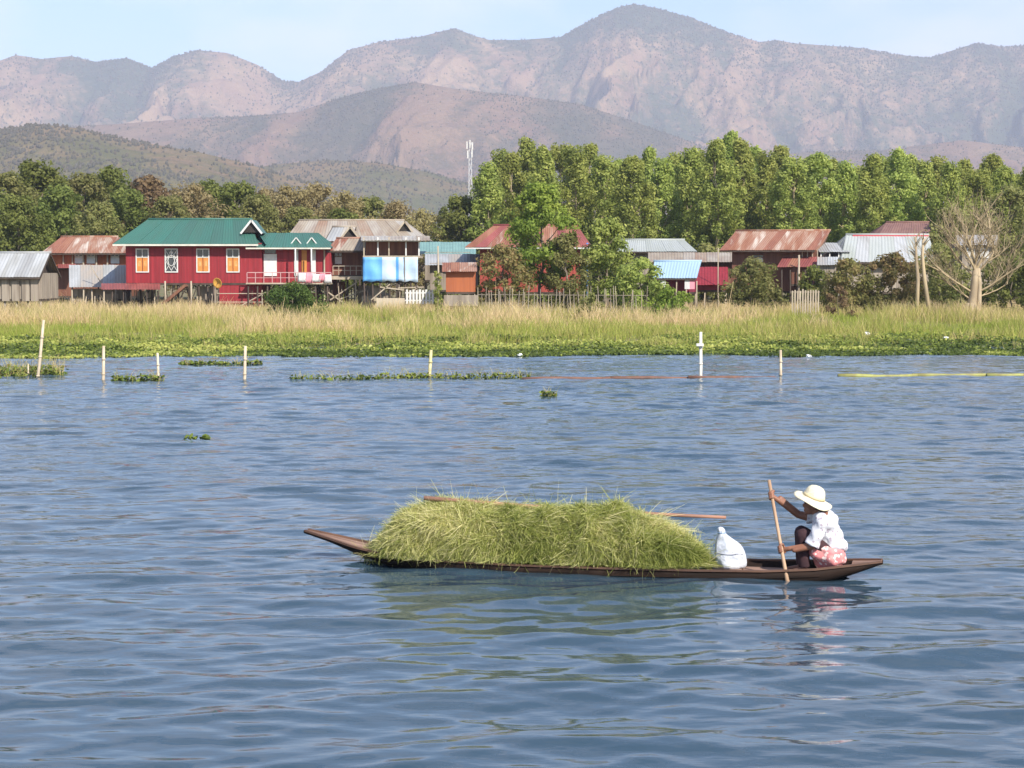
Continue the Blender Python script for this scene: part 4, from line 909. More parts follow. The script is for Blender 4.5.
MB().box((h.x(444), -.25, h.z(306)), (h.x(478), -.18, h.z(295))).build('low_screen', GREYWOOD, h.root)
h = House('grey_roof_house', 'low house with grey tin roof behind the orange hut', 455, 136)
h.wall(430, 478, 263, 290, 4, GREYWOOD); h.shed_roof(425, 484, 265, 254, -.6, 4.5, TIN, .9)
h = House('teal_roof_house', 'house with a teal green roof behind the grey tin roof', 445, 152)
h.wall(425, 470, 252, 280, 4, GREYWOOD); h.shed_roof(418, 476, 254, 242, -.6, 5, [mat('teal_sheet', (.20, .34, .31), (.16, .28, .26), 1, .5)], .9)

# house with maroon rusty roof behind the lime tree
h = House('rusty_roof_house', 'red walled house with rusty maroon roof behind the lime green tree', 525, 135)
h.wall(480, 580, 246, 292, 5.5, mat('faded_red_boards', (.36, .07, .05), (.27, .05, .04), 1.2, .7, .006, stretch=(3.5, 3.5, .2)))
h.gable_roof(465, 592, 247, 225.5, 5.5, MAROONROOF+RUST[:2]+[RUST[3]], ov=.8, ru=(494, 577), gm=SHADOW, trim=WHITE, sheet=.75)
h.window(520, 530, 262, 276, 'plain'); h.window(556, 566, 262, 276, 'plain'); h.stilts([482, 500, 520, 540, 560, 578], 292, (.1, 5), .08)
MB().tube([(h.x(587), -.3, -.2), (h.x(587), -.3, h.z(243))], .07, 8).build('drain_pipe', mat('blue_pipe', (.08, .3, .7), (.07, .26, .6), 3, .4), h.root, True)
f = House('picket_fence', 'weathered stick fence below the rusty roofed house', 560, 113, cat='fence')
for i in range(44):
    u = 478+i*3.9+f.r.uniform(-1, 1); MB().tube([(f.x(u), 0, -.2), (f.x(u)+f.r.uniform(-.14, .14), 0, f.z(292+f.r.uniform(-7, 5)))], [.03, .02], 5).build('pale', GREYWOOD if i % 3 else PALEWOOD, f.root)
for v in (294.5,): MB().bar((f.x(477), .06, f.z(v)), (f.x(648), .06, f.z(v+1)), .03).build('rail', GREYWOOD, f.root)

# pale roofs, blue roof, red shed
h = House('pale_roof_house', 'low house with a pale grey roof at the foot of the grove', 658, 152)
h.wall(628, 690, 251, 275, 6, GREYWOOD); h.gable_roof(616, 697, 251.5, 240, 6, PALEROOF, ov=.8, ru=(622, 684), gm=SHADOW)
h = House('stained_roof_house', 'house with a flat stained grey brown roof behind the blue roof', 700, 142)
h.wall(655, 738, 261, 285, 4.5, BROWNWALL); h.shed_roof(648, 742, 262, 252.5, -.6, 5, TANTIN, .9)
h = House('blue_roof_house', 'small house with a pale blue roof and washing under it', 677, 126)
h.gable_roof(651, 697, 278, 261.5, 4.0, BLUEROOF, ov=.7, ru=(654, 701), gm=DARKWOOD, sheet=.9); h.wall(655, 696, 277, 292, 3.6, mat('maroon_boards', (.22, .03, .06), (.16, .025, .05), 2, .8, stretch=(3, 3, .2)), y=.2)  # gable given dark timber to stand for the shadow under the roof
h.stilts([655, 665, 676, 686, 697], 279, (-.5,), .05, PALEWOOD); h.stilts([658, 670, 682, 694], 292, (.3, 3.5), .06)
for k, (u, m) in enumerate(((660, WCL), (684, WCL), (689, PINK))): MB().box((h.x(u), -.56, h.z(289)), (h.x(u+5), -.53, h.z(279.5))).build('hanging_cloth', m, h.root)
h = House('red_shed', 'bright red sheet metal shed right of the blue roof', 710, 129)
h.shed_roof(693, 728, 285, 267, -.3, 2.6, [REDSHED], .9); h.wall(695, 726, 284, 290, 2.2, REDSHED, y=.2); h.stilts([695, 705, 718, 726], 290, (.3, 2.2), .05, PALEWOOD)
MB().tube([(h.x(718, -.6), -.6, -.3), (h.x(718, -.6), -.6, h.z(248, -.6))], .04, 6).build('post', PALEWOOD, h.root, True)

# long rusty roof
h = House('long_rusty_house', 'brown timber house under a long streaked rusty roof', 772, 132, yaw=-13)
h.wall(732, 815, 249, 291, 5.6, BROWNWALL); h.gable_roof(722, 817, 250, 231, 5.6, [RUST[0], RUST[2], RUST[3], RUST[2]], ov=.8, ru=(727, 820), gm=BROWNWALL, sheet=.62)
h.window(752, 764, 254, 265, 'plain', frame=BROWNWALL)
h.shed_roof(783, 822, 267, 257, -1.9, -.1, MAROONROOF+RUST[:2], .7); h.wall(796, 817, 267, 284, 1.6, BROWNWALL, y=-1.6, name='porch_wall'); h.stilts([788, 796, 803, 810, 818], 268, (-1.75,), .06)
for u in (802, 807, 812, 817): MB().bar((h.x(u), -.1, h.z(257)), (h.x(u), -.1, h.z(250)), .06).build('rail_post', PALEWOOD, h.root)
h.stilts([735, 750, 765, 780, 795, 812], 291, (.1, 5), .08)
MB().tube([(h.x(806, -2.2), -2.2, -.3), (h.x(806, -2.2), -2.2, h.z(255, -2.2))], .07, 7).build('post', PALEWOOD, h.root, True)
f = House('pale_fence', 'low pale stick fence below the brown house', 805, 112, cat='fence')
for i in range(11): MB().box((f.x(792+i*2.6), 0, -.2), (f.x(793.4+i*2.6), .03, f.z(290+f.r.uniform(-1, 1)))).build('pale', PALEWOOD, f.root)
MB().bar((f.x(791), .05, f.z(292)), (f.x(820), .05, f.z(292)), .04).build('rail', PALEWOOD, f.root)

# big grey roof on the right, roofs behind
h = House('grey_sheet_house', 'large house with a plain grey sheet roof behind the reddish bushes', 890, 132, yaw=6)
h.gable_roof(838, 938, 262, 235, 6.5, PALEROOF+[TIN[1]], ov=.7, ru=(850, 934), gm=GREYWOOD, sheet=.95); h.wall(846, 930, 262, 292, 6.5, GREYWOOD)
MB().box((h.x(856, 3.2), 3.05, h.z(236.4, 3.2)), (h.x(934, 3.2), 3.35, h.z(235, 3.2))).build('ridge_flashing', mat('red_flashing', (.45, .06, .07), (.4, .05, .06), 2, .5), h.root)
h.shed_roof(818, 850, 252, 243, .4, 4, TIN, .9); h.stilts([820, 829, 838], 250, (.6,), .05, WHITE); h.wall(824, 846, 262, 290, 3, BROWNWALL, y=.8, name='porch_wall')
h = House('tin_lean_to', 'little lean-to with a grey tin roof right of the brown house', 827, 128)
h.shed_roof(817, 838, 265, 257, -.3, 2, TIN, .7); h.wall(819, 836, 265, 290, 1.8, GREYWOOD)
h = House('maroon_roof_house', 'house with a dull maroon roof behind the big grey roof', 905, 150)
h.wall(885, 925, 234, 270, 5, BROWNWALL); h.gable_roof(878, 932, 235, 222.5, 5, [mat('dull_maroon_sheet', (.22, .12, .10), (.17, .09, .08), 1, .7)], ov=.6, ru=(886, 928))
h = House('pale_house', 'pale house half hidden behind the bare tree', 975, 136)
h.wall(962, 992, 243, 285, 4, GREYWOOD); h.shed_roof(956, 997, 245, 235, -.5, 4.4, TIN, .9); h.window(966, 974, 248, 258, 'plain'); h.window(980, 988, 248, 258, 'plain')

# telecom mast beyond the trees
D = 420.0; x = X(470, D); g = GZ(x, D); e = empty('telecom_mast', (x, D, g)); tag(e, 'thin lattice phone mast with white antennas rising beyond the trees', 'mast')
top = Z(142, D)-g; mb = MB(); MASTM = mat('galvanised_steel', (.60, .60, .60), (.52, .52, .52), 2, .5)
for k in range(3):
    w = k*2.094; mb.bar((math.cos(w)*.6, math.sin(w)*.6, 0), (math.cos(w)*.35, math.sin(w)*.35, top), .09)
for i in range(14):
    for k in range(3):
        w, w2 = k*2.094, (k+1)*2.094; f0, f1 = i/14, (i+1)/14; r0, r1 = .6-.25*f0, .6-.25*f1
        mb.bar((math.cos(w)*r0, math.sin(w)*r0, top*f0), (math.cos(w2)*r1, math.sin(w2)*r1, top*f1), .06)
mb.build('lattice', MASTM, e)
for k, (dx, dz) in enumerate(((-.6, 0), (.05, .3), (.6, -.2), (-.45, -2.0), (.5, -1.8))):
    MB().box((dx-.12, -.75, top-1.6+dz), (dx+.12, -.6, top+.1+dz)).build('antenna_panel', WHITE, e)
    MB().bar((dx, -.55, top-1+dz), (dx*.3, 0, top-1+dz), .07).build('bracket', MASTM, e)

# ------------------------------------------------------------------ canoe with its load and its paddler
BOW, STERN = P(305, 530, 21.15), P(883, 561, 19.75)
mid = (BOW+STERN)/2; BYAW = math.atan2(STERN.y-BOW.y, STERN.x-BOW.x); HL = math.hypot(STERN.x-BOW.x, STERN.y-BOW.y)/2
BROT = Matrix.Rotation(BYAW, 4, 'Z'); BLOC = Vector((mid.x, mid.y, 0))
def to_boat(p): return BROT.inverted() @ (Vector(p)-BLOC)          # world -> boat axes (x to the stern, y away)
HULL = mat('old_teak_hull', (.032, .019, .014), (.014, .010, .008), 2.2, .75, .006, stretch=(.35, 2, 3), c3=(.022, .014, .011), spec=.12)
GUNW = mat('worn_teak_rail', (.16, .085, .055), (.07, .04, .03), 2.5, .65, .004, stretch=(.3, 2, 2))
DECK = mat('sun_bleached_deck', (.34, .215, .16), (.17, .10, .07), 2.5, .75, .006, stretch=(.3, 3, 3))
SX = np.array([-1.0, -.9, -.8, -.65, -.45, -.2, .1, .4, .62, .78, .9, 1.0])
SG = np.array([BOW.z, .245, .17, .105, .078, .068, .068, .074, .084, .108, .148, STERN.z])     # gunwale height
SB = np.array([.05, .135, .225, .36, .43, .46, .46, .44, .40, .33, .225, .075])              # half beam
SK = np.array([BOW.z-.035, .195, .085, -.07, -.13, -.15, -.15, -.145, -.135, -.10, .03, STERN.z-.03])  # keel
def hull_at(s): return np.interp(s, SX, SG), np.interp(s, SX, SB), np.interp(s, SX, SK)
boat = empty('canoe', BLOC, BYAW); tag(boat, 'long dark wooden canoe low in the water, loaded with cut grass', 'canoe')
def build_hull():
    ns, nk = 60, 13; outer = MB(); S = np.linspace(-1, 1, ns)
    def ring(s, inset):
        g, b, k = hull_at(s); pts = []
        for j in range(nk):
            a = math.pi*j/(nk-1); c = math.cos(a); q = max(0.0, math.sin(a))
            y = -(b-inset)*np.sign(c)*abs(c)**.75; z = g - (g-k-inset)*q**.62
            pts.append((s*HL, y, z))
        return pts
    vs, fs = [], []
    for i, s in enumerate(S): vs += ring(s, 0)
    o = len(vs)
    for i, s in enumerate(S): vs += ring(s, .022)
    for i in range(ns-1):
        for j in range(nk-1):
            a = i*nk+j; fs.append((a, a+1, a+nk+1, a+nk)); b = o+a; fs.append((b, b+nk, b+nk+1, b+1))
        for j in (0, nk-1): a = i*nk+j; fs.append((a, a+nk, o+a+nk, o+a))
    for i in (0, ns-1):
        for j in range(nk-1): a = i*nk+j; fs.append((a, o+a, o+a+1, a+1))
    outer.add(vs, fs); outer.build('hull', HULL, boat, True)
    for sg in (-1, 1):
        pts = []; m = MB()
        for s in np.linspace(-.995, .995, 48):
            g, b, k = hull_at(s); pts.append(Vector((s*HL, sg*(b-.005), g+.006)))
        for i in range(47): m.bar(pts[i], pts[i+1] + (pts[i+1]-pts[i])*.03, .034, .02)
        m.build('gunwale', GUNW, boat)
        m = MB(); pts = []
        for s in np.linspace(-.80, .80, 48):                       # lower strake edge
            g, b, k = hull_at(s); pts.append(Vector((s*HL, sg*(b*.985+.004), g-.062)))
        for i in range(47): m.bar(pts[i], pts[i+1] + (pts[i+1]-pts[i])*.03, .014, .018)
        m.build('strake', HULL, boat)
    def deck(s0, s1, name):
        n = 10; vs = []; fs = []
        for i in range(n+1):
            s = s0+(s1-s0)*i/n; g, b, k = hull_at(s); x = s*HL
            vs += [(x, -b+.012, g-.004), (x, 0, g+.010), (x, b-.012, g-.004), (x, -b+.012, g-.03), (x, 0, g-.02), (x, b-.012, g-.03)]
        for i in range(n):
            a = i*6
            for j in (0, 1): fs.append((a+j, a+j+1, a+j+7, a+j+6)); fs.append((a+j+3, a+j+9, a+j+10, a+j+4))
        fs += [(0, 3, 4, 1), (1, 4, 5, 2), (n*6, n*6+1, n*6+4, n*6+3), (n*6+1, n*6+2, n*6+5, n*6+4)]
        MB().add(vs, fs).build(name, DECK, boat)
    deck(-.997, -.74, 'bow_deck'); deck(.90, .997, 'stern_deck')
    for s in (-.3, .2, .52):
        g, b, k = hull_at(s); MB().box((s*HL-.06, -b+.02, g-.05), (s*HL+.06, b-.02, g-.02)).build('thwart', DECK, boat)
    # floor boards where the paddler squats
    for yy in (-.2, -.07, .06, .19): MB().box((.42*HL, yy, .0), (.80*HL, yy+.115, .025)).build('floor_board', DECK, boat)
build_hull()

# ---- heap of cut grass
CUT = leaf_mat('cut_grass', (.16, .215, .045), (.40, .45, .12), (.80, .76, .38), rnd=0, transl=.35, rough=.6)
def heap():
    prof_u = [368, 376, 388, 402, 425, 450, 480, 510, 545, 580, 612, 632, 650, 672, 692, 706, 712]
    prof_v = [563, 549, 531, 515, 503.5, 502, 504.5, 507, 506, 505, 503.5, 510, 518, 526, 536, 551, 566]
    bx, bz = [], []
    for u, v in zip(prof_u, prof_v):
        D = np.interp(u, [305, 883], [21.15, 19.75]) + .05; p = to_boat(P(u, v, D)); bx.append(p.x); bz.append(max(.05, p.z))
    bx, bz = np.array(bx), np.array(bz); x0, x1 = bx[0], bx[-1]
    def top(x): return np.interp(x, bx, bz)
    def halfw(x): return .45*np.clip(np.minimum((x-x0)/.5, (x1-x)/.4), .18, 1)**.6
    def surf(x, a):
        """a in -1..1 across (near side negative): rounded heap"""
        h = top(x); lump = .38*(fbm(x*7.5+4, a*4.6, 3, 44)-.5); w = halfw(x)
        y = w*np.sin(a*math.pi/2)*(1.0+lump); z = .10 + (h-.10)*(1+lump)*np.abs(np.cos(a*math.pi/2))**.62
        return y, z
    # core
    nx, na = 90, 25; xs = np.linspace(x0+.03, x1-.03, nx); aa = np.linspace(-1, 1, na); Xc, Ac = np.meshgrid(xs, aa, indexing='ij')
    Yc, Zc = surf(Xc, Ac); Zc = .07 + (Zc-.07)*.93; Yc = Yc*.95
    me = np_mesh('grass_heap', np.stack([Xc, Yc, Zc], -1).reshape(-1, 3), grid_faces(nx, na), tint=np.full(nx*na, .12), smooth=True)
    o = link('grass_heap', me, CUT); o.matrix_world = Matrix.Translation(BLOC) @ BROT
    tag(o, 'big shaggy heap of cut green grass filling the canoe', 'grass heap', kind='stuff')
    # blades
    r = np.random.default_rng(6); n = 110000
    x = x0 + (x1-x0)*r.uniform(.0, 1, n); a = r.uniform(-1, 1, n); a = np.where(r.uniform(0, 1, n) < .6, -np.abs(a), a); a = np.sign(a)*np.abs(a)**.85
    y, z = surf(x, a); e = .03; y2, z2 = surf(x, np.clip(a+e*np.sign(a), -1, 1)); down = np.stack([np.zeros(n), y2-y, z2-z-.004], -1); down /= np.linalg.norm(down, axis=1)[:, None]+1e-9
    nrm = np.stack([-(top(x+.03)-top(x-.03))/.06*np.abs(np.cos(a*1.57)), np.sin(a*math.pi/2)*1.0, np.cos(a*math.pi/2)+.15], -1); nrm /= np.linalg.norm(nrm, axis=1)[:, None]
    sway = fbm(x*2.4, a*1.8+5, 3, 52)*6.3*1.5
    tang = np.stack([np.cos(sway), np.zeros(n), np.zeros(n)], -1)
    d0 = down*.30*np.abs(a)[:, None]**.5 + tang*.55 + r.normal(0, 1.0, (n, 3)) + nrm*.12
    wild = r.uniform(0, 1, n) < .022; d0[wild] += nrm[wild]*1.0
    d0 /= np.linalg.norm(d0, axis=1)[:, None]
    L = r.uniform(.045, .16, n)*np.where(wild, 1.2, 1.0)*np.where((np.abs(a) > .8) & (r.uniform(0, 1, n) < .25), 1.5, 1.0); w = r.uniform(.004, .0085, n)
    side = np.cross(d0, r.normal(size=(n, 3))); side /= np.linalg.norm(side, axis=1)[:, None]
    p0 = np.stack([x, y, z], -1) - nrm*r.uniform(0, .05, n)[:, None]
    flatst = (r.uniform(0, 1, n) < .035) & ~wild                     # long stalks lying on the heap
    d0[flatst] = tang[flatst] + down[flatst]*r.normal(0, .5, flatst.sum())[:, None] + nrm[flatst]*.12; d0 /= np.linalg.norm(d0, axis=1)[:, None]; L = np.where(flatst, r.uniform(.18, .4, n), L)
    zmin = np.where(r.uniform(0, 1, n) < .10, -.01, .085 + r.uniform(0, .03, n))
    rows = []; seg = 3
    for i in range(seg+1):
        t = i/seg; c = p0 + d0*(L*t)[:, None] + np.array([0, 0, -1.0])*(L*.30*t*t)[:, None]*np.where(wild | flatst, .3, 1)[:, None]
        c[:, 2] = np.maximum(c[:, 2], zmin)
        k = (w*(1-.7*t)/2)[:, None]; rows += [c-side*k, c+side*k]
    V = np.stack(rows, 1).reshape(-1, 3); m = 2*(seg+1); base = (np.arange(n)*m)[:, None]
    Q = np.concatenate([base + np.array([[2*i, 2*i+1, 2*i+3, 2*i+2]]) for i in range(seg)], 0)
    patch = fbm(x*1.9, a*1.5+2, 3, 66); tint = np.clip(.42 + 1.1*(patch-.5) + r.normal(0, .26, n) + np.where(flatst, .3, 0), 0, 1)
    c = link('grass_blades', np_mesh('grass_blades', V, Q, np.repeat(tint, m)), CUT, o); tag(c, kind='stuff')
heap()
# long pole lying on the heap
pa, pb = P(424, 498, 20.72), P(726, 517.5, 20.5)
c = (pa+pb)/2; e = empty('bamboo_pole', (c.x, c.y, c.z)); tag(e, 'long thin reddish pole lying across the top of the grass heap', 'pole')
pts = [(pa-c).lerp(pb-c, k/6) + Vector((0, 0, -.02*math.sin(math.pi*k/6))) for k in range(7)]
MB().tube(pts, [.026, .025, .024, .023, .022, .020, .018], 7).build('shaft', mat('reddish_pole', (.36, .19, .13), (.25, .13, .09), 3, .6), e, True)

# ---- white sack
def sack():
    p = P(731, 566, 20.0); q = P(731, 566, 20.0); base_z = .045
    e = empty('sack', (p.x-.0, 20.08, base_z), BYAW); tag(e, 'white woven plastic sack tied at the top behind the heap', 'sack')
    H = Z(527, 20.08)-base_z; rings = [(0, .15, .0), (.04, .172, 0), (.12, .168, -.004), (.22, .146, -.018), (.29, .118, -.04), (.35, .082, -.066), (.395, .052, -.084), (.42, .036, -.092), (.445, .045, -.098), (.475, .034, -.104), (.49, .01, -.108)]
    k = H/.49; n = 28; vs = []; fs = []
    for j, (z, rr, dx) in enumerate(rings):
        for i in range(n):
            a = 2*math.pi*i/n; f = 1 + .08*math.sin(a*3+z*14) + .06*math.sin(a*7+2-z*9) + .04*math.sin(a*11+z*37) + (.10*math.sin(a*9)*max(0, (z-.25))/.2)
            bul = .055*math.exp(-((a-.2)/.6)**2)*math.exp(-((z-.27)/.07)**2)
            vs.append(((rr*f+bul)*math.cos(a)*.98+dx, (rr*f)*math.sin(a)*.85, z*k))
    for j in range(len(rings)-1):
        for i in range(n): a = j*n+i; b = j*n+(i+1) % n; fs.append((a, b, b+n, a+n))
    fs.append(tuple(range(n))[::-1]); fs.append(tuple((len(rings)-1)*n+i for i in range(n)))
    o = MB().add(vs, fs).build('bag', mat('woven_white_plastic', (.56, .58, .63), (.42, .44, .50), 9, .55, .03, c3=(.52, .54, .59), bscale=11), e, True)
    sb = o.modifiers.new('smooth', 'SUBSURF'); sb.levels = sb.render_levels = 1
    ring = [(-.092+math.cos(a)*.04, math.sin(a)*.036, .42*k) for a in np.linspace(0, 6.283, 13)]
    MB().tube(ring, .007, 5).build('tie_string', mat('blue_string', (.25, .35, .5), (.2, .3, .45), 3, .6), e, True)
    rg = [(math.cos(a)*.158-.012, math.sin(a)*.134, .19*k+.004*math.sin(a*5)) for a in np.linspace(0, 6.283, 25)]
    MB().tube(rg, .004, 4).build('seam_cord', mat('grey_cord', (.38, .38, .42), (.3, .3, .34), 3, .7), e, True)
sack()

# ---- paddler
PD = 19.86; PX = X(820, PD); per = empty('person', (PX, PD, .0), BYAW)
tag(per, 'squatting paddler in white blouse, pink wrap skirt and wide cream sun hat', 'person')
SKIN = mat('brown_skin', (.28, .125, .075), (.22, .095, .058), 8, .5, .001, spec=.4)
BLOUSE = mat('white_patterned_blouse', (.62, .61, .64), (.62, .61, .64), 34, .85, .012, c3=(.60, .59, .62), bscale=7)
def spotted(m, c, scale, thr):
    n, l = m.node_tree.nodes, m.node_tree.links; b = n['Principled BSDF']; src = b.inputs['Base Color'].links[0].from_socket
    tcn = n.new('ShaderNodeTexCoord'); vo = n.new('ShaderNodeTexVoronoi'); vo.inputs['Scale'].default_value = scale; l.new(tcn.outputs['Object'], vo.inputs['Vector'])
    nz = n.new('ShaderNodeTexNoise'); nz.inputs['Scale'].default_value = scale*.6; l.new(tcn.outputs['Object'], nz.inputs['Vector'])
    ml = n.new('ShaderNodeMath'); ml.operation = 'MULTIPLY'; l.new(vo.outputs['Distance'], ml.inputs[0]); l.new(nz.outputs['Fac'], ml.inputs[1])
    lt = n.new('ShaderNodeMath'); lt.operation = 'LESS_THAN'; lt.inputs[1].default_value = thr; l.new(ml.outputs[0], lt.inputs[0])
    mxn = n.new('ShaderNodeMix'); mxn.data_type = 'RGBA'; mxn.inputs['B'].default_value = (*c, 1); l.new(lt.outputs[0], mxn.inputs['Factor']); l.new(src, mxn.inputs['A']); l.new(mxn.outputs['Result'], b.inputs['Base Color'])
spotted(BLOUSE, (.40, .33, .38), 24, .16)
SKIRT = mat('pink_printed_cotton', (.62, .19, .20), (.70, .30, .28), 14, .9, .012, bscale=8); spotted(SKIRT, (.85, .66, .60), 24, .17)
def cone_chain(bm, pts, rads, n=14, flat0=False, flat1=False, sy=1.0):
    """tapered limb through the joints; round ends unless flat"""
    pts = [Vector(p) for p in pts]
    for i in range(len(pts)-1):
        p, q = pts[i], pts[i+1]; d = q-p; L = d.length
        mtx = Matrix.Translation((p+q)/2) @ d.to_track_quat('Z', 'Y').to_matrix().to_4x4()
        bmesh.ops.create_cone(bm, cap_ends=True, segments=n, radius1=rads[i], radius2=rads[i+1], depth=L, matrix=mtx)
    for i, p in enumerate(pts):
        if (i == 0 and flat0) or (i == len(pts)-1 and flat1): continue
        bmesh.ops.create_icosphere(bm, subdivisions=2, radius=rads[i], matrix=Matrix.Translation(p))
def ell(bm, c, r, rot=(0, 0, 0)):
    bmesh.ops.create_icosphere(bm, subdivisions=3, radius=1, matrix=Matrix.Translation(c) @ Euler(rot).to_matrix().to_4x4() @ Matrix.Diagonal((*r, 1)))
def voxel(bm, name, m, parent, vox, smooth_it=6, fac=.5):
    me = bpy.data.meshes.new(name); bm.to_mesh(me); bm.free()
    t = bpy.data.objects.new('tmp', me); COL.objects.link(t)
    rm = t.modifiers.new('r', 'REMESH'); rm.mode = 'VOXEL'; rm.voxel_size = vox
    s = t.modifiers.new('s', 'SMOOTH'); s.iterations = smooth_it; s.factor = fac
    COL.objects.unlink(t); SC.collection.objects.link(t)
    me2 = bpy.data.meshes.new_from_object(t.evaluated_get(bpy.context.evaluated_depsgraph_get())); me2.name = name
    bpy.data.objects.remove(t); me2.materials.clear()
    return link(name, me2, m, parent, True)
def L_(u, v, y=0.0):
    """pixel -> paddler axes, y metres away from the paddler's middle"""
    w = P(u, v, PD + y*math.cos(BYAW)); q = Matrix.Rotation(-BYAW, 4, 'Z') @ Vector((w.x-PX, w.y-PD, 0)); return Vector((q.x, y, w.z))
LAYER = bpy.context.view_layer.layer_collection.children['place']; LAYER.exclude = True      # only for speed while the body is shaped
pel = L_(832, 553); chest = L_(826, 528); neck = L_(817, 514); head = L_(813.5, 504.5)
nsh, nel, nha = L_(822, 519, -.165), L_(812.5, 546, -.21), L_(788.5, 551, -.235)
fsh, fel, fha = L_(813, 518, .15), L_(798, 515, .16), L_(774.5, 496.5, .07)
nkn, nan_ = L_(803, 536, -.10), L_(803.5, 562, -.10); fkn, fan = L_(801, 533, .10), L_(801, 562, .10)
fl = .028
nan_.z = fan.z = fl+.07
bm = bmesh.new()
cone_chain(bm, [pel, chest, neck + Vector((.015, 0, -.03))], [.135, .125, .06]); ell(bm, chest + Vector((0, 0, .06)), (.10, .165, .13))
cone_chain(bm, [neck, head], [.05, .048])
ell(bm, head + Vector((.0, 0, .02)), (.098, .075, .105)); ell(bm, head + Vector((-.045, 0, -.055)), (.052, .05, .055))
ell(bm, head + Vector((-.098, 0, -.015)), (.017, .014, .026), (0, R(-20), 0)); ell(bm, head + Vector((-.09, 0, -.062)), (.014, .024, .013)); ell(bm, head + Vector((-.08, 0, -.098)), (.02, .024, .016))
for sg in (-1, 1): ell(bm, head + Vector((.012, sg*.077, -.01)), (.018, .01, .032))
cone_chain(bm, [nsh, nel, nha + Vector((.055, .0, .0))], [.052, .040, .026]); cone_chain(bm, [fsh, fel, fha + Vector((.05, .015, -.03))], [.052, .042, .027])
for kn, an, sg in ((nkn, nan_, -1), (fkn, fan, 1)):
    cone_chain(bm, [pel + Vector((-.02, sg*.09, 0)), kn, an], [.10, .062, .036]); ell(bm, kn.lerp(an, .3) + Vector((.02, 0, 0)), (.05, .045, .10))
    cone_chain(bm, [an + Vector((.02, 0, -.03)), Vector((an.x-.06, an.y, fl+.035)), Vector((an.x-.15, an.y, fl+.022))], [.036, .034, .024])
    for k in range(5): cone_chain(bm, [Vector((an.x-.14, an.y+(k-2)*.016, fl+.022)), Vector((an.x-.18+abs(k-1.5)*.006, an.y+(k-2)*.018, fl+.016))], [.012, .009], 8)
# paddle line
pd0, pd1 = L_(787.5, 586, -.36), L_(768, 481.5, .10)
pdir = (pd1-pd0).normalized()
def on_paddle(z): t = (z-pd0.z)/(pd1.z-pd0.z); return pd0.lerp(pd1, t)
def hand(bm, wrist, grip, side):
    """palm beside the shaft, four fingers curled round it, thumb closing from the other side"""
    to = (grip-wrist); to -= pdir*to.dot(pdir); to.normalize(); lat = pdir.cross(to).normalized()*side
    palm = grip - to*.028 + lat*.022
    ell(bm, palm, (.022, .022, .022)); cone_chain(bm, [wrist, palm], [.026, .026])
    for k, f in enumerate((1.0, 1.08, 1.02, .86)):
        o = pdir*(.034-.022*k); b = palm + o
        k1 = grip + lat*.030 + to*.012 + o; k2 = grip + to*.033 - lat*.004*f + o; k3 = grip + to*.018 - lat*.028*f + o*.95; k4 = grip - to*.008 - lat*.028 + o*.9
        cone_chain(bm, [b, k1, k2, k3, k4], [.0115, .0105, .0098, .009, .008], 8)
    t0 = palm + pdir*.03 - lat*.008; t1 = grip - to*.026 - lat*.02 + pdir*.048; t2 = grip + to*.004 - lat*.032 + pdir*.05
    cone_chain(bm, [palm + pdir*.012, t0, t1, t2], [.014, .0125, .011, .009], 8)
g1, g2 = on_paddle(nha.z), on_paddle(fha.z)
hand(bm, g1 + (nel-g1).normalized()*.085, g1, -1); hand(bm, g2 + (fel-g2).normalized()*.085, g2, -1)
cone_chain(bm, [nel, g1 + (nel-g1).normalized()*.085], [.040, .026]); cone_chain(bm, [fel, g2 + (fel-g2).normalized()*.085], [.042, .027])
body = voxel(bm, 'body', SKIN, per, .0055, 4)
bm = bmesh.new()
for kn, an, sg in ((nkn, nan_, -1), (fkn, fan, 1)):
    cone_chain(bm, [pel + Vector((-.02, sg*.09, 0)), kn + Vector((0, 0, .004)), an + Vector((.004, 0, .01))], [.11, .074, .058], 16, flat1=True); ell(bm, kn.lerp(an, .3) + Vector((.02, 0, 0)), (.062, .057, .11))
voxel(bm, 'shaded_leg_cover', mat('leg_shade_maroon', (.06, .028, .032), (.04, .02, .024), 9, .9, .01, bscale=9), per, .008, 3)  # added leg cover; shade on the bare legs put into its dark colour
# face details
for sg in (-1, 1):
    bm = bmesh.new(); ell(bm, head + Vector((-.083, sg*.030, .012)), (.011, .013, .009)); me = bpy.data.meshes.new('eye'); bm.to_mesh(me); bm.free(); link('eye', me, mat('dark_eye', (.02, .015, .012), (.03, .02, .02), 5, .25), body, True)
bm = bmesh.new(); ell(bm, head + Vector((.022, 0, .02)), (.090, .080, .092)); ell(bm, head + Vector((.085, 0, -.045)), (.045, .05, .045)); voxel(bm, 'hair', mat('black_hair', (.015, .012, .011), (.03, .022, .02), 20, .5, .003), per, .008, 3)
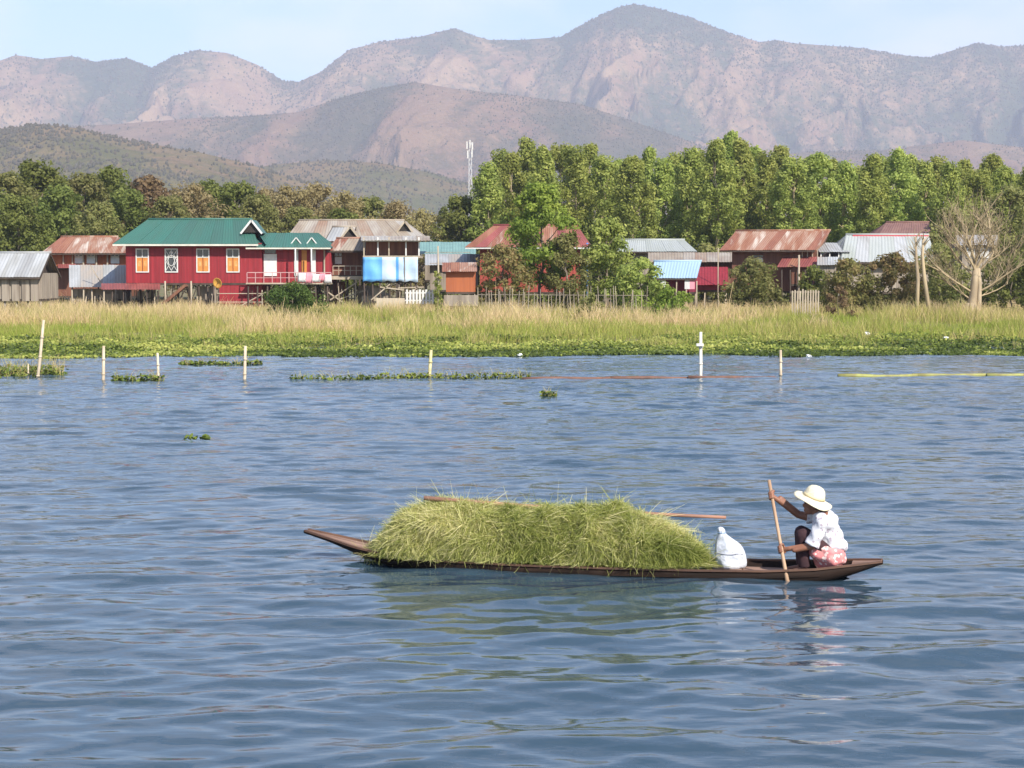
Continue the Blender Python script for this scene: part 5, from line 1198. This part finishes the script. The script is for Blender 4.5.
# blouse
bm = bmesh.new()
hem = L_(833.5, 548)
cone_chain(bm, [hem, pel.lerp(chest, .35) + Vector((.012, 0, 0)), chest + Vector((.005, 0, 0)), neck + Vector((.02, 0, -.045))], [.150, .150, .142, .085], 20, flat0=True)
ell(bm, chest + Vector((.008, 0, .055)), (.122, .185, .135)); ell(bm, hem + Vector((.012, 0, .03)), (.142, .165, .085))
cone_chain(bm, [nsh, nsh.lerp(nel, .55), nel + Vector((-.015, -.0, .005))], [.075, .072, .078], 16, flat1=True)
cone_chain(bm, [fsh + Vector((.03, 0, 0)), fsh.lerp(fel, .4)], [.07, .068], 16, flat1=True)
cone_chain(bm, [neck + Vector((.02, 0, -.04)), neck + Vector((.002, 0, .012))], [.078, .062], 16, flat1=True)
bl = voxel(bm, 'blouse', BLOUSE, per, .008, 3)
for v in bl.data.vertices:                                       # cloth folds
    p = v.co; v.co += v.normal*(.0065*math.sin(p.z*42+p.x*30+2*math.sin(p.y*14)) + .005*math.sin(p.x*55-p.z*26+p.y*20))
# wrap skirt over hips and thighs
bm = bmesh.new(); sz = L_(828, 564).z
ell(bm, Vector((pel.x-.02, 0, pel.z-.045)), (.172, .19, .125)); 
for sg, kn in ((-1, nkn), (1, fkn)): cone_chain(bm, [pel + Vector((0, sg*.085, -.02)), pel.lerp(kn, .45) + Vector((0, sg*.05, -.05))], [.135, .105], 16)
cone_chain(bm, [Vector((pel.x-.02, 0, .055)), Vector((pel.x-.02, 0, pel.z-.05))], [.12, .165], 20, flat0=True)
sk = voxel(bm, 'wrap_skirt', SKIRT, per, .009, 3)
for v in sk.data.vertices: p = v.co; v.co += v.normal*(.007*math.sin(p.x*38+p.z*17+p.y*9) + .004*math.sin(p.z*60+p.x*14))
LAYER.exclude = False
# hat
def hat():
    vs, fs = [], []; n = 40; prof = [(.0, .135), (.035, .133), (.068, .122), (.092, .098), (.106, .06), (.114, .02), (.120, .0), (.14, -.010), (.165, -.020), (.19, -.032), (.212, -.046)]
    for rr, z in prof:
        for i in range(n):
            a = 2*math.pi*i/n; fl_ = (rr/.22)**2 if rr > .1 else 0
            vs.append((rr*math.cos(a)*1.0, rr*math.sin(a)*.96, z + fl_*(.018*math.sin(a*3+.6) + .012*math.cos(a*2) + .03*max(0, -math.cos(a)))))
    for j in range(len(prof)-1):
        for i in range(n): a = j*n+i; b = j*n+(i+1) % n; fs.append((a, a+n, b+n, b))
    fs.append(tuple(range(n)))
    STRAW = mat('cream_straw', (.74, .68, .52), (.64, .55, .38), 30, .8, .002, c3=(.72, .65, .48), stretch=(1, 1, 2.5))
    h = MB().add(vs, fs).build('hat', STRAW, per, True); h.modifiers.new('thickness', 'SOLIDIFY').thickness = .006
    h.location = head + Vector((-.0, 0, .068)); h.rotation_euler = (R(3), R(19), 0)
    ring = [(math.cos(a)*.1005, math.sin(a)*.0965, .022) for a in np.linspace(0, 6.2832, 33)]; m = MB(); vs = []; fs = []
    for a in np.linspace(0, 6.2832, 33)[:-1]: c, s = math.cos(a), math.sin(a); vs += [(c*.1215, s*.1175, .004), (c*.1145, s*.1110, .036), (c*.1095, s*.1060, .036), (c*.1165, s*.1125, .004)]
    for i in range(32):
        a, b = i*4, ((i+1) % 32)*4
        for j in range(4): fs.append((a+j, b+j, b+(j+1) % 4, a+(j+1) % 4))
    MB().add(vs, fs).build('hat_band', mat('yellow_ribbon', (.72, .60, .36), (.64, .52, .3), 4, .6), h, True)
hat()
# paddle: shaft and blade under water
pe = empty('paddle', (PX, PD, 0), BYAW); tag(pe, 'pale wooden paddle held upright by the squatting paddler', 'paddle')
PWOOD = mat('pale_paddle_wood', (.50, .33, .21), (.38, .24, .15), 3, .6, .002, stretch=(2, 2, .25))
MB().tube([pd0 - pdir*.05, pd0.lerp(pd1, .25), pd0.lerp(pd1, .6), pd1], [.024, .019, .017, .019], 9).build('shaft', PWOOD, pe, True)
bw = pdir.cross(Vector((0, 1, 0))).normalized(); b0 = pd0 + pdir*.04; m = MB(); th = pdir.cross(bw).normalized()*.012
out = [(0, .025), (-.10, .06), (-.25, .085), (-.42, .085), (-.52, .06), (-.56, .0)]
poly = [b0 + pdir*l + bw*w for l, w in out] + [b0 + pdir*l - bw*w for l, w in reversed(out[:-1])]
m.prism([p - th for p in poly], th*2); m.build('blade', PWOOD, pe)
